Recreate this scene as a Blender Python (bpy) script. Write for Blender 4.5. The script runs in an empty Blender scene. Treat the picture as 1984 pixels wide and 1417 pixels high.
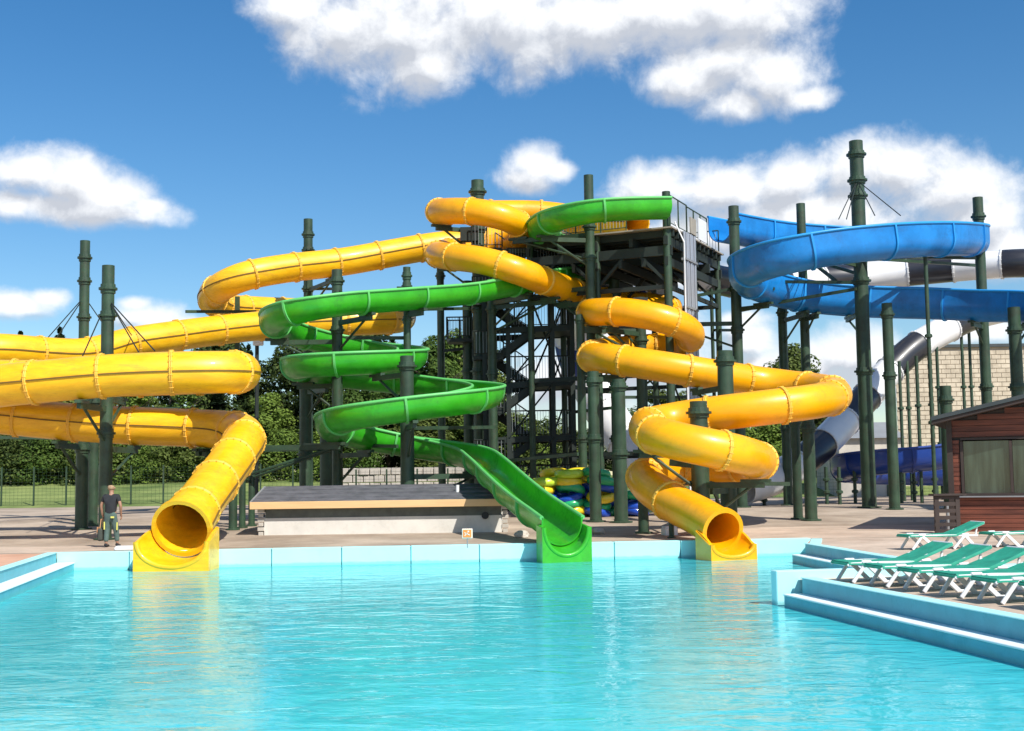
import bpy, math, random
from mathutils import Vector, Matrix
rnd = random.Random(7)
sc = bpy.context.scene
col = sc.collection
R = math.radians

# ------------------------------------------------------------------ camera
CAM = Vector((0, 0, 2.3)); F = 2500.0; PITCH = R(4.95); ROLL = R(0.8)
cr, sr, cp, sp = math.cos(ROLL), math.sin(ROLL), math.cos(PITCH), math.sin(PITCH)
ax = Vector((cr, sr * sp, -sr * cp)); ay = Vector((sr, -cr * sp, cr * cp)); az = Vector((0, -cp, -sp))
cam_d = bpy.data.cameras.new('camera'); cam = bpy.data.objects.new('camera', cam_d); col.objects.link(cam)
m = Matrix((ax, ay, az)).transposed().to_4x4(); m.translation = CAM
cam.matrix_world = m
cam_d.sensor_width = 36; cam_d.lens = 36 * F / 1984; cam_d.clip_start = .1; cam_d.clip_end = 3000
sc.camera = cam

def ray(px, py):
    return ax * (px - 992) + ay * (708.5 - py) - az * F
def W(px, py, Y):
    """surveyed point: the place at depth Y metres seen at a pixel of the photograph"""
    d = ray(px, py); return CAM + d * (Y / d.y)
def onz(px, py, z):
    d = ray(px, py); return CAM + d * ((z - CAM.z) / d.z)

# ------------------------------------------------------------------ world, sun, exposure
SUN_EL = R(46); SUN_AZ = R(143)          # azimuth clockwise from +Y
wd = bpy.data.worlds.new('World'); sc.world = wd; wd.use_nodes = True
nt = wd.node_tree; nt.nodes.clear()
def N(t, ty, **kw):
    n = t.nodes.new(ty)
    for k, v in kw.items():
        if hasattr(n, k): setattr(n, k, v)
        else: n.inputs[k].default_value = v
    return n
def link(t, a, b): t.links.new(a, b)
def mth(t, op, a, b=None, c=None, clamp=False):
    n = t.nodes.new('ShaderNodeMath'); n.operation = op; n.use_clamp = clamp
    for i, v in enumerate((a, b, c)):
        if v is None: continue
        if isinstance(v, (int, float)): n.inputs[i].default_value = v
        else: t.links.new(v, n.inputs[i])
    return n.outputs[0]

def azel(px, py):
    d = ray(px, py).normalized(); return math.atan2(d.x, d.y), math.asin(d.z)
PUFFS = [  # px, py, rx, ry in photograph pixels
    (560, 12, 75, 45), (670, 45, 140, 80), (800, 60, 200, 110), (980, 50, 230, 95), (1160, 40, 230, 85), (1300, 30, 230, 80), (1440, 20, 170, 80), (820, 120, 120, 60),
    (1400, 115, 130, 60), (1500, 150, 95, 60), (1330, 155, 95, 40), (1430, 200, 75, 36), (1570, 190, 60, 26),
    (60, 335, 90, 45), (140, 350, 90, 50), (210, 385, 95, 45), (40, 395, 110, 30), (170, 410, 150, 28), (285, 400, 40, 18),
    (1040, 320, 62, 42), (1010, 350, 60, 30), (1085, 330, 35, 24),
    (1270, 370, 100, 50), (1400, 370, 100, 55), (1540, 350, 90, 55), (1650, 330, 110, 60), (1750, 330, 130, 65), (1850, 370, 110, 60),
    (1900, 430, 100, 70), (1600, 420, 220, 70), (1400, 450, 220, 60), (1250, 540, 150, 45), (1250, 690, 200, 90), (1100, 740, 140, 70), (1480, 520, 120, 30),
    (1760, 500, 220, 40), (1950, 480, 80, 50), (1660, 690, 110, 55), (1700, 740, 120, 50), (1580, 720, 60, 30), (1450, 660, 70, 45), (1480, 710, 90, 40), (1440, 620, 60, 20),
    (30, 590, 80, 26), (90, 580, 40, 18), (290, 615, 80, 32), (260, 590, 40, 18), (350, 630, 60, 20), (1920, 640, 80, 30),
]
grp = bpy.data.node_groups.new('cloud_density', 'ShaderNodeTree')
grp.interface.new_socket('az', in_out='INPUT', socket_type='NodeSocketFloat')
grp.interface.new_socket('el', in_out='INPUT', socket_type='NodeSocketFloat')
grp.interface.new_socket('density', in_out='OUTPUT', socket_type='NodeSocketFloat')
gi = grp.nodes.new('NodeGroupInput'); go = grp.nodes.new('NodeGroupOutput')
cx = grp.nodes.new('ShaderNodeCombineXYZ'); link(grp, gi.outputs[0], cx.inputs[0]); link(grp, gi.outputs[1], cx.inputs[1])
def noise(t, vec, scale, detail, rough=.6, dist=0.):
    n = t.nodes.new('ShaderNodeTexNoise'); n.inputs['Scale'].default_value = scale; n.inputs['Detail'].default_value = detail
    n.inputs['Roughness'].default_value = rough; n.inputs['Distortion'].default_value = dist
    link(t, vec, n.inputs['Vector']); return n.outputs[0]
fld = None
for (px, py, rx, ry) in PUFFS:
    a, e = azel(px, py)
    dx = mth(grp, 'MULTIPLY', mth(grp, 'SUBTRACT', gi.outputs[0], a), F / rx)
    dy = mth(grp, 'MULTIPLY', mth(grp, 'SUBTRACT', gi.outputs[1], e), F / ry)
    r2 = mth(grp, 'ADD', mth(grp, 'MULTIPLY', dx, dx), mth(grp, 'MULTIPLY', dy, dy))
    v = mth(grp, 'SUBTRACT', 1.0, mth(grp, 'SQRT', r2))
    fld = v if fld is None else mth(grp, 'SMOOTH_MAX', fld, v, .35)
# the sky beyond the frame: the same sort of scattered cumulus
gen = mth(grp, 'SUBTRACT', mth(grp, 'MULTIPLY', noise(grp, cx.outputs[0], 3.1, 2, .5), 6.0), 3.5)
inx = mth(grp, 'GREATER_THAN', mth(grp, 'ABSOLUTE', gi.outputs[0]), .46)
iny = mth(grp, 'GREATER_THAN', gi.outputs[1], .42)
out_f = mth(grp, 'MAXIMUM', inx, iny)
gen = mth(grp, 'ADD', gen, mth(grp, 'MULTIPLY', mth(grp, 'SUBTRACT', 1.0, out_f), -5.0))
fld = mth(grp, 'MAXIMUM', fld, gen)
n1 = noise(grp, cx.outputs[0], 26, 8, .62, .2)
n2 = noise(grp, cx.outputs[0], 9, 3, .5)
amt = mth(grp, 'ADD', mth(grp, 'ADD', mth(grp, 'MULTIPLY', mth(grp, 'SUBTRACT', n1, .5), 1.7), mth(grp, 'MULTIPLY', mth(grp, 'SUBTRACT', n2, .5), .7)), .22)
tot = mth(grp, 'ADD', fld, amt)
link(grp, tot, go.inputs[0])
tc = N(nt, 'ShaderNodeTexCoord'); sx = N(nt, 'ShaderNodeSeparateXYZ'); link(nt, tc.outputs['Generated'], sx.inputs[0])
azn = mth(nt, 'ARCTAN2', sx.outputs[0], sx.outputs[1]); eln = mth(nt, 'ARCSINE', sx.outputs[2])
def dens(a, e):
    g = nt.nodes.new('ShaderNodeGroup'); g.node_tree = grp; link(nt, a, g.inputs[0]); link(nt, e, g.inputs[1]); return g.outputs[0]
d0 = dens(azn, eln); d1 = dens(mth(nt, 'ADD', azn, .008), mth(nt, 'ADD', eln, .016))
mr = N(nt, 'ShaderNodeMapRange', interpolation_type='SMOOTHSTEP'); link(nt, d0, mr.inputs[0])
mr.inputs[1].default_value = -.12; mr.inputs[2].default_value = .85
cover = mr.outputs[0]
shade = mth(nt, 'ADD', .88, mth(nt, 'MULTIPLY', mth(nt, 'SUBTRACT', d0, d1), .38))
thick = mth(nt, 'MULTIPLY', mth(nt, 'MAXIMUM', mth(nt, 'SUBTRACT', d1, .45), 0.), .22)
shade = mth(nt, 'MINIMUM', mth(nt, 'MAXIMUM', mth(nt, 'SUBTRACT', shade, thick), .66), 1.0)
sky = N(nt, 'ShaderNodeTexSky', sky_type='NISHITA'); sky.sun_disc = False; sky.sun_elevation = SUN_EL; sky.sun_rotation = SUN_AZ
sky.altitude = 200; sky.air_density = 1.0; sky.dust_density = .25; sky.ozone_density = 2.5
hs = N(nt, 'ShaderNodeHueSaturation'); hs.inputs['Saturation'].default_value = 1.34; hs.inputs['Value'].default_value = .80; hs.inputs['Hue'].default_value = .500
link(nt, sky.outputs[0], hs.inputs['Color'])
cc = N(nt, 'ShaderNodeCombineColor')
k = 6.9
for i, f_ in enumerate((.95, .97, 1.0)):
    link(nt, mth(nt, 'MULTIPLY', mth(nt, 'POWER', shade, (1.35, 1.25, 1.05)[i]), k * f_), cc.inputs[i])
mx = N(nt, 'ShaderNodeMix', data_type='RGBA'); link(nt, cover, mx.inputs[0]); link(nt, hs.outputs[0], mx.inputs[6]); link(nt, cc.outputs[0], mx.inputs[7])
bg = N(nt, 'ShaderNodeBackground'); bg.inputs['Strength'].default_value = .10; link(nt, mx.outputs[2], bg.inputs[0])
wo = N(nt, 'ShaderNodeOutputWorld'); link(nt, bg.outputs[0], wo.inputs[0])
wd.cycles.sampling_method = 'MANUAL'; wd.cycles.sample_map_resolution = 512

sd = bpy.data.lights.new('sun', 'SUN'); sd.energy = 3.7; sd.angle = R(.53); sd.color = (1, .955, .88)
sun = bpy.data.objects.new('sun', sd); col.objects.link(sun)
tosun = Vector((math.sin(SUN_AZ) * math.cos(SUN_EL), math.cos(SUN_AZ) * math.cos(SUN_EL), math.sin(SUN_EL)))
sun.rotation_euler = tosun.to_track_quat('Z', 'Y').to_euler(); sun.location = (20, -20, 60)
sc.view_settings.view_transform = 'Standard'; sc.view_settings.look = 'None'; sc.view_settings.exposure = .68; sc.view_settings.gamma = 1
sc.view_settings.use_curve_mapping = False
sc.cycles.max_bounces = 8; sc.cycles.diffuse_bounces = 3; sc.cycles.glossy_bounces = 4

# ------------------------------------------------------------------ materials
def mat(name, c, rough=.6, metal=0., coat=0., var=.12, vscale=1.2, bump=0., bscale=30., c2=None, stretch=None, spec=.5, fine=0., grime=0., gcol=(.10, .08, .05), gscale=1.3, waterline=False):
    m_ = bpy.data.materials.new(name); m_.use_nodes = True; t = m_.node_tree; b = t.nodes['Principled BSDF']
    b.inputs['Roughness'].default_value = rough; b.inputs['Metallic'].default_value = metal
    b.inputs['Coat Weight'].default_value = coat; b.inputs['Coat Roughness'].default_value = .08
    b.inputs['Specular IOR Level'].default_value = spec
    tc_ = t.nodes.new('ShaderNodeNewGeometry'); vec = tc_.outputs['Position']
    if stretch:
        mp = t.nodes.new('ShaderNodeMapping'); mp.inputs['Scale'].default_value = stretch; link(t, vec, mp.inputs['Vector']); vec = mp.outputs[0]
    n_ = noise(t, vec, vscale, 5, .62)
    cr_ = t.nodes.new('ShaderNodeValToRGB'); e = cr_.color_ramp.elements
    e[0].position = .32; e[1].position = .68
    a = tuple(max(0, x * (1 - var)) for x in c); b2 = tuple(min(1, x * (1 + var)) for x in (c2 or c))
    e[0].color = (*a, 1); e[1].color = (*b2, 1)
    link(t, n_, cr_.inputs[0])
    outc = cr_.outputs[0]
    if fine:
        nf = noise(t, vec, vscale * 14, 3, .7)
        hv = t.nodes.new('ShaderNodeHueSaturation'); link(t, outc, hv.inputs['Color'])
        link(t, mth(t, 'ADD', 1 - fine, mth(t, 'MULTIPLY', nf, 2 * fine)), hv.inputs['Value']); outc = hv.outputs[0]
    if grime:
        g1 = noise(t, vec, gscale, 6, .7, .6); g2 = noise(t, vec, gscale * 9, 4, .7)
        gf = mth(t, 'ADD', mth(t, 'MULTIPLY', g1, .65), mth(t, 'MULTIPLY', g2, .35))
        gm = t.nodes.new('ShaderNodeMapRange'); gm.interpolation_type = 'SMOOTHSTEP'; link(t, gf, gm.inputs[0]); gm.inputs[1].default_value = .48; gm.inputs[2].default_value = .68; gm.inputs[4].default_value = grime
        gx = t.nodes.new('ShaderNodeMix'); gx.data_type = 'RGBA'; link(t, gm.outputs[0], gx.inputs[0]); link(t, outc, gx.inputs[6]); gx.inputs[7].default_value = (*gcol, 1); outc = gx.outputs[2]
        link(t, mth(t, 'ADD', rough, mth(t, 'MULTIPLY', gm.outputs[0], .5)), b.inputs['Roughness'])
    if waterline:       # scale stain left by the water on the wall
        sz_ = t.nodes.new('ShaderNodeSeparateXYZ'); link(t, tc_.outputs['Position'], sz_.inputs[0])
        wl = mth(t, 'SUBTRACT', mth(t, 'ADD', .05, mth(t, 'MULTIPLY', noise(t, tc_.outputs['Position'], 3, 4, .7), .10)), sz_.outputs[2])
        wl = mth(t, 'MULTIPLY', wl, 18, clamp=True)
        gx = t.nodes.new('ShaderNodeMix'); gx.data_type = 'RGBA'; link(t, mth(t, 'MULTIPLY', wl, .6), gx.inputs[0]); link(t, outc, gx.inputs[6]); gx.inputs[7].default_value = (.10, .42, .42, 1); outc = gx.outputs[2]
    link(t, outc, b.inputs['Base Color'])
    if bump:
        bp = t.nodes.new('ShaderNodeBump'); bp.inputs['Strength'].default_value = bump; bp.inputs['Distance'].default_value = .02
        link(t, noise(t, vec, bscale, 4), bp.inputs['Height']); link(t, bp.outputs[0], b.inputs['Normal'])
    return m_
M = {}
M['yellow'] = mat('yellow_fibreglass', (.92, .385, .001), .36, coat=.22, var=.06, vscale=.7, c2=(.94, .43, .002), fine=.07, spec=.4, grime=.30, gcol=(.42, .17, .01), gscale=.9)
M['yellow_left'] = mat('yellow_weathered_fibreglass', (.90, .45, .002), .42, coat=.22, var=.08, vscale=2.2, c2=(.94, .52, .010), stretch=(.5, 1, 2.4), fine=.14, grime=.42, gcol=(.40, .20, .03), gscale=1.1)
M['yellow_rim'] = mat('yellow_flange', (.9, .50, .06), .5, var=.08)
M['seam'] = mat('seam_joint', (.16, .09, .01), .7)
M['green'] = mat('green_fibreglass', (.028, .34, .008), .38, coat=.2, var=.10, vscale=1.1, c2=(.038, .42, .014), fine=.09, grime=.45, gcol=(.02, .14, .02), gscale=.9)
M['green_rim'] = mat('green_rim', (.12, .50, .13), .45, var=.08)
M['blue'] = mat('blue_fibreglass', (.003, .17, .50), .40, coat=.15, var=.10, vscale=.8, c2=(.008, .23, .64), fine=.07, grime=.3, gcol=(.01, .05, .16))
M['blue_rim'] = mat('blue_rim', (.02, .30, .72), .42, var=.08)
M['navy'] = mat('navy_fibreglass', (.012, .05, .27), .38, coat=.4, var=.12)
M['white_tube'] = mat('white_fibreglass', (.78, .78, .78), .38, coat=.4, var=.05)
M['black_tube'] = mat('black_fibreglass', (.018, .019, .026), .4, coat=.3, var=.2)
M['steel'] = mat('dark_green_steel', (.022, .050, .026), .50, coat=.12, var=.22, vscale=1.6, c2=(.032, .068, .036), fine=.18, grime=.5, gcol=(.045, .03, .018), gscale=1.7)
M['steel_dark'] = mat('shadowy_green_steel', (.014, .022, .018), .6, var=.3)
M['galv'] = mat('galvanised_pipe', (.36, .38, .42), .42, metal=.4, var=.1)
M['rail'] = mat('galvanised_railing', (.30, .33, .34), .5, metal=.3, var=.1)
M['deckwood'] = mat('platform_planks', (.30, .27, .22), .8, var=.2)
M['paving'] = mat('pinkish_concrete_paving', (.47, .355, .265), .85, var=.16, vscale=.55, c2=(.55, .44, .34), bump=.25, bscale=14, fine=.16, grime=.35, gcol=(.27, .21, .16), gscale=.8)
M['redpave'] = mat('salmon_brick_paving', (.56, .30, .19), .85, var=.12, vscale=1.1, c2=(.60, .36, .24), bump=.25, bscale=18, fine=.12)
M['gravel'] = mat('sandy_gravel', (.33, .25, .18), .95, var=.22, vscale=.35, c2=(.42, .34, .26), bump=.6, bscale=9, fine=.2)
M['grass'] = mat('mown_grass', (.09, .16, .03), .95, var=.25, vscale=.25, c2=(.20, .24, .07), bump=.6, bscale=6, fine=.25)
M['poolwall'] = mat('pale_cyan_pool_wall', (.46, .86, .87), .45, var=.04, vscale=.8, grime=.22, gcol=(.30, .52, .50), gscale=1.8, waterline=True)
M['poolwall_shade'] = mat('shaded_blue_pool_wall', (.09, .41, .50), .5, var=.08, vscale=2, grime=.3, gcol=(.06, .28, .34), gscale=2.5, waterline=True)  # shade of the sun-averted side faces, painted in as darker blue
M['ledge'] = mat('white_gutter_grating', (.78, .86, .86), .5, var=.04)
M['hutwall'] = mat('pale_grey_render', (.66, .63, .57), .85, var=.07, vscale=1.5, bump=.15, grime=.25, gcol=(.36, .32, .26))
M['plinth'] = mat('brown_plinth', (.20, .17, .14), .9, var=.15)
M['darkboard_shade'] = mat('dark_board_and_shade', (.13, .14, .12), .8, var=.2, vscale=3)  # gable and soffit boards; also the painted eave shadow
M['felt'] = mat('slate_grey_roofing_felt', (.085, .088, .10), .85, var=.16, vscale=2.4, c2=(.12, .12, .135), bump=.3, bscale=20, fine=.15)
M['fascia'] = mat('tan_timber_fascia', (.72, .46, .22), .6, var=.10, vscale=2, stretch=(.3, 1, 4))
M['redwood'] = mat('red_brown_timber_cladding', (.115, .032, .018), .65, var=.25, vscale=1.5, c2=(.18, .052, .028), stretch=(.25, 1, 5), fine=.1)
M['darkwood'] = mat('dark_brown_timber', (.045, .030, .025), .7, var=.25)
M['roofdark'] = mat('dark_roof_sheet', (.05, .06, .062), .55, var=.15)
M['glass'] = mat('reflective_window_glass', (.02, .035, .03), .06, var=.35, vscale=1.6, c2=(.05, .075, .055), spec=1., stretch=(2.2, 2.2, .25))
M['metalgrey'] = mat('grey_metal', (.25, .26, .27), .5, var=.1)
M['brick'] = mat('beige_brick', (.52, .44, .33), .9, var=.13, vscale=1.4, c2=(.60, .52, .40), fine=.12)
M['mortar'] = mat('beige_mortar', (.46, .39, .29), .95, var=.1)
M['stonegrey'] = mat('pale_grey_stone', (.50, .46, .40), .9, var=.2, vscale=.8)
M['sling'] = mat('green_mesh_sling', (.012, .26, .17), .75, var=.10, vscale=5, c2=(.018, .31, .20), bump=.2, bscale=120)
M['white_plastic'] = mat('white_resin_frame', (.80, .80, .80), .35, var=.03)
M['plastic_shade'] = mat('shaded_white_resin_leg', (.12, .16, .16), .5, var=.1)  # white leg resin with shade painted into its colour
M['orange'] = mat('orange_sign', (.80, .26, .05), .5, var=.08)
M['signwhite'] = mat('pale_sign_print', (.82, .70, .58), .5, var=.04)
M['black'] = mat('black_plastic', (.012, .012, .012), .5)
M['bark'] = mat('bark', (.09, .07, .05), .95, var=.3, vscale=3)
M['skin'] = mat('skin', (.36, .20, .13), .6, var=.08)
M['hair'] = mat('fair_hair', (.36, .24, .14), .8, var=.2, vscale=30)
M['shirt'] = mat('black_shirt', (.022, .024, .028), .85, var=.25, vscale=6)
M['trousers'] = mat('grey_green_work_trousers', (.085, .14, .125), .85, var=.2, vscale=5)
M['hiviz'] = mat('pale_yellow_patch', (.72, .70, .16), .7)
M['bag'] = mat('dark_bag', (.05, .06, .05), .8, var=.2)
M['tanbag'] = mat('tan_strap', (.55, .28, .14), .8)
M['ringyellow'] = mat('yellow_vinyl', (.85, .62, .02), .3, coat=.3)
M['ringgreen'] = mat('green_vinyl', (.02, .38, .14), .3, coat=.3)
M['ringblue'] = mat('blue_vinyl', (.01, .06, .40), .3, coat=.3)
M['lime'] = mat('lime_vinyl', (.50, .70, .04), .3, coat=.3)

def leafmat(name, c1, c2):
    m_ = bpy.data.materials.new(name); m_.use_nodes = True; t = m_.node_tree; b = t.nodes['Principled BSDF']
    b.inputs['Roughness'].default_value = .75; b.inputs['Specular IOR Level'].default_value = .25
    oi = t.nodes.new('ShaderNodeObjectInfo'); g = t.nodes.new('ShaderNodeNewGeometry')
    n_ = noise(t, g.outputs['Position'], .55, 4, .6)
    cr_ = t.nodes.new('ShaderNodeValToRGB'); e = cr_.color_ramp.elements; e[0].position = .30; e[1].position = .70
    e[0].color = (*c1, 1); e[1].color = (*c2, 1)
    v = mth(t, 'ADD', mth(t, 'MULTIPLY', n_, .6), mth(t, 'MULTIPLY', g.outputs['Random Per Island'], .4))
    link(t, mth(t, 'ADD', v, mth(t, 'MULTIPLY', mth(t, 'SUBTRACT', oi.outputs['Random'], .5), .6)), cr_.inputs[0])
    link(t, cr_.outputs[0], b.inputs['Base Color'])
    tr = t.nodes.new('ShaderNodeBsdfTranslucent'); link(t, cr_.outputs[0], tr.inputs[0])
    ms = t.nodes.new('ShaderNodeMixShader'); ms.inputs[0].default_value = .25
    link(t, b.outputs[0], ms.inputs[1]); link(t, tr.outputs[0], ms.inputs[2]); link(t, ms.outputs[0], t.nodes['Material Output'].inputs[0])
    return m_
M['leaf'] = leafmat('broadleaf_foliage', (.030, .055, .012), (.14, .18, .040))
M['leaf_light'] = leafmat('light_foliage', (.06, .11, .018), (.17, .25, .04))
M['needle'] = leafmat('conifer_foliage', (.018, .036, .016), (.045, .075, .028))

# water: one body of pool water with a wavy glossy surface
wm = bpy.data.materials.new('pool_water'); wm.use_nodes = True; t = wm.node_tree; b = t.nodes['Principled BSDF']
g = t.nodes.new('ShaderNodeNewGeometry')
mp = t.nodes.new('ShaderNodeMapping'); mp.inputs['Scale'].default_value = (.55, 1.0, 1); link(t, g.outputs['Position'], mp.inputs['Vector'])
mp3 = t.nodes.new('ShaderNodeMapping'); mp3.inputs['Scale'].default_value = (.16, .10, 1); link(t, g.outputs['Position'], mp3.inputs['Vector'])
nb = noise(t, mp3.outputs[0], 1.0, 3, .5, .4)
nm = noise(t, mp.outputs[0], 3.2, 6, .68, 1.6)
crw = t.nodes.new('ShaderNodeValToRGB'); e = crw.color_ramp.elements
e[0].position = .30; e[0].color = (.025, .46, .54, 1); e[1].position = .70; e[1].color = (.12, .76, .79, 1)
link(t, mth(t, 'ADD', mth(t, 'MULTIPLY', nb, .60), mth(t, 'MULTIPLY', nm, .40)), crw.inputs[0])
b.inputs['Roughness'].default_value = .5; b.inputs['Specular IOR Level'].default_value = 0
link(t, crw.outputs[0], b.inputs['Base Color'])
gl = t.nodes.new('ShaderNodeBsdfGlossy'); gl.inputs['Roughness'].default_value = .045
h1 = noise(t, mp.outputs[0], 1.5, 3, .5, .6); h2 = noise(t, mp.outputs[0], 7.0, 3, .55, .3)
hh = mth(t, 'ADD', mth(t, 'MULTIPLY', h1, 1.0), mth(t, 'MULTIPLY', h2, .19))
bp = t.nodes.new('ShaderNodeBump'); bp.inputs['Strength'].default_value = 1.0; bp.inputs['Distance'].default_value = .036; link(t, hh, bp.inputs['Height'])
link(t, bp.outputs[0], gl.inputs['Normal'])
fr = t.nodes.new('ShaderNodeFresnel'); fr.inputs['IOR'].default_value = 1.33; link(t, bp.outputs[0], fr.inputs['Normal'])
ms = t.nodes.new('ShaderNodeMixShader'); link(t, mth(t, 'MULTIPLY', fr.outputs[0], 1.0), ms.inputs[0])
link(t, b.outputs[0], ms.inputs[1]); link(t, gl.outputs[0], ms.inputs[2]); link(t, ms.outputs[0], t.nodes['Material Output'].inputs[0])
M['water'] = wm

# ------------------------------------------------------------------ object helpers
def tag(o, label=None, cat=None, group=None, kind=None):
    if label: o['label'] = label
    if cat: o['category'] = cat
    if group: o['group'] = group
    if kind: o['kind'] = kind
    return o
def empty(name, loc, label=None, cat=None, group=None, rz=0, kind=None):
    o = bpy.data.objects.new(name, None); col.objects.link(o); o.location = loc; o.rotation_euler = (0, 0, rz); o.empty_display_size = .3
    return tag(o, label, cat, group, kind)
def mesh(name, vs, fs, m_, smooth=False, autosm=False):
    me = bpy.data.meshes.new(name); me.from_pydata([tuple(v) for v in vs], [], fs); me.materials.append(M[m_] if isinstance(m_, str) else m_)
    if smooth: me.shade_smooth()
    me.update(); return me
def add(name, me, parent=None, loc=None, mw=None):
    """link mesh data; loc / mw are in the parent's space"""
    o = bpy.data.objects.new(name, me); col.objects.link(o)
    if parent: o.parent = parent
    if mw is not None: o.matrix_local = mw
    elif loc is not None: o.location = loc
    return o

class G:
    """collects geometry in world space, built relative to its thing"""
    def __init__(s): s.v = []; s.f = []
    def quadstrip(s, rings, closed=True, caps=False):
        n = len(rings[0]); b0 = len(s.v)
        for r in rings: s.v += [Vector(p) for p in r]
        for i in range(len(rings) - 1):
            for j in range(n if closed else n - 1):
                k = (j + 1) % n
                s.f.append((b0 + i * n + j, b0 + i * n + k, b0 + (i + 1) * n + k, b0 + (i + 1) * n + j))
        if caps:
            s.f.append(tuple(b0 + j for j in range(n))[::-1]); s.f.append(tuple(b0 + (len(rings) - 1) * n + j for j in range(n)))
    def box(s, c, d, rz=0, ux=None):
        c = Vector(c); q = Matrix.Rotation(rz, 3, 'Z'); b0 = len(s.v)
        for z in (-.5, .5):
            for (x, y) in ((-.5, -.5), (.5, -.5), (.5, .5), (-.5, .5)):
                s.v.append(c + q @ Vector((x * d[0], y * d[1], z * d[2])))
        for f in ((3, 2, 1, 0), (4, 5, 6, 7), (0, 1, 5, 4), (1, 2, 6, 5), (2, 3, 7, 6), (3, 0, 4, 7)): s.f.append(tuple(b0 + i for i in f))
        return s
    def prism(s, poly, z0, z1):
        n = len(poly); b0 = len(s.v)
        for z in (z0, z1): s.v += [Vector((p[0], p[1], z)) for p in poly]
        s.f.append(tuple(b0 + i for i in range(n))[::-1]); s.f.append(tuple(b0 + n + i for i in range(n)))
        for i in range(n):
            j = (i + 1) % n; s.f.append((b0 + i, b0 + j, b0 + n + j, b0 + n + i))
        return s
    def rod(s, a, b, r, n=8, r2=None, caps=True):
        a = Vector(a); b = Vector(b); d = (b - a)
        if d.length < 1e-5: return s
        d.normalize(); u = d.orthogonal().normalized(); w = d.cross(u); r2 = r if r2 is None else r2
        ring = lambda c, q: [c + (u * math.cos(2 * math.pi * i / n) + w * math.sin(2 * math.pi * i / n)) * q for i in range(n)]
        s.quadstrip([ring(a, r), ring(b, r2)], True, caps); return s
    def beam(s, a, b, w, h):
        """rectangular bar, h is the vertical size"""
        a = Vector(a); b = Vector(b); d = (b - a).normalized(); z = Vector((0, 0, 1))
        sd_ = d.cross(z)
        if sd_.length < .01: sd_ = Vector((1, 0, 0))
        sd_.normalize(); up = sd_.cross(d).normalized()
        ring = lambda c: [c + sd_ * x * w / 2 + up * y * h / 2 for x, y in ((-1, -1), (1, -1), (1, 1), (-1, 1))]
        s.quadstrip([ring(a), ring(b)], True, True); return s
    def lathe(s, c, prof, n=16):
        c = Vector(c)
        s.quadstrip([[c + Vector((math.cos(2 * math.pi * i / n) * r, math.sin(2 * math.pi * i / n) * r, z)) for i in range(n)] for r, z in prof], True, True); return s
    def path(s, pts, r, n=8):
        for a, b in zip(pts, pts[1:]): s.rod(a, b, r, n)
        return s
    def poly(s, pts):
        b0 = len(s.v); s.v += [Vector(p) for p in pts]; s.f.append(tuple(b0 + i for i in range(len(pts)))); return s
    def build(s, name, m_, parent=None, smooth=False, origin=None, bevel=0):
        org = Vector(origin) if origin is not None else (parent_world(parent) if parent else Vector((0, 0, 0)))
        rz = parent_rz(parent) if parent else 0
        q = Matrix.Rotation(-rz, 3, 'Z')
        me = mesh(name, [q @ (v - org) for v in s.v], s.f, m_, smooth)
        o = add(name, me, parent, loc=(0, 0, 0) if parent else org)
        if parent and origin is not None:
            o.location = Matrix.Rotation(-rz, 3, 'Z') @ (org - parent_world(parent))
        if smooth: 
            for e_ in (): pass
            mod = o.modifiers.new('weld', 'EDGE_SPLIT'); mod.split_angle = R(50)
        if bevel:
            bm_ = o.modifiers.new('bevel', 'BEVEL'); bm_.width = bevel; bm_.segments = 1; bm_.limit_method = 'ANGLE'
        return o
def parent_world(p):
    v = Vector((0, 0, 0)); chain = []
    while p: chain.append(p); p = p.parent
    for q in reversed(chain):
        v = v + Vector(q.location) if q.parent is None else v + Matrix.Rotation(parent_rz(q.parent), 3, 'Z') @ Vector(q.location)
    return v
def parent_rz(p):
    a = 0
    while p: a += p.rotation_euler.z; p = p.parent
    return a
def copy_tree(o, parent=None):
    c = o.copy(); col.objects.link(c)
    if parent: c.parent = parent
    for ch in list(o.children): copy_tree(ch, c)
    return c

def gz(Y):
    """ground height: flat deck, gently rising behind"""
    return .45 + .4 * min(1, max(0, (Y - 40) / 15)) + 1.5 * min(1, max(0, (Y - 79) / 14))

# ------------------------------------------------------------------ ground, pool, water
C_fl = onz(110, 1073, .45); C_fr = Vector((8.35, 36.6, .45)); C_fl.z = .45
dl = Vector((.176, -.985, 0)).normalized()                   # side direction toward the camera
L_near = C_fl + dl * 60
C2 = onz(1560, 1056, .45); C3 = onz(1690, 1078, .45)
P_tip = Vector((4.98, 22.9, .45)); P_near = P_tip + dl * 45
P_back = C3 + dl * 3.2 + Vector((-.2, 0, 0)); P_tipb = P_tip + Vector((.985, .17, 0)) * 4.4 + Vector((0, .3, 0))
far = 420
gr = G()
ysteps = [C_fl.y, 40, 47.5, 55, far]
# far ground, from the pool's far side to the horizon
fl, frr = C_fl, C_fr
gr.poly([(-far, C_fl.y, .45), (fl.x, fl.y, .45), (frr.x, frr.y, .45), (far, C_fr.y, .45), (far, 40, .45), (-far, 40, .45)])
for y0, y1 in ((40, 47.5), (47.5, 55), (55, 79)):
    gr.poly([(-far, y0, gz(y0)), (far, y0, gz(y0)), (far, y1, gz(y1)), (-far, y1, gz(y1))])
tag(gr.build('ground', 'gravel'), kind='structure')
lw = G().poly([(-far, 79, .85), (far, 79, .85), (far, 93, 2.35), (-far, 93, 2.35)]).poly([(-far, 93, 2.35), (far, 93, 2.35), (far, 900, 2.35), (-far, 900, 2.35)])
tag(lw.build('lawn', 'grass'), kind='structure')
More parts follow.
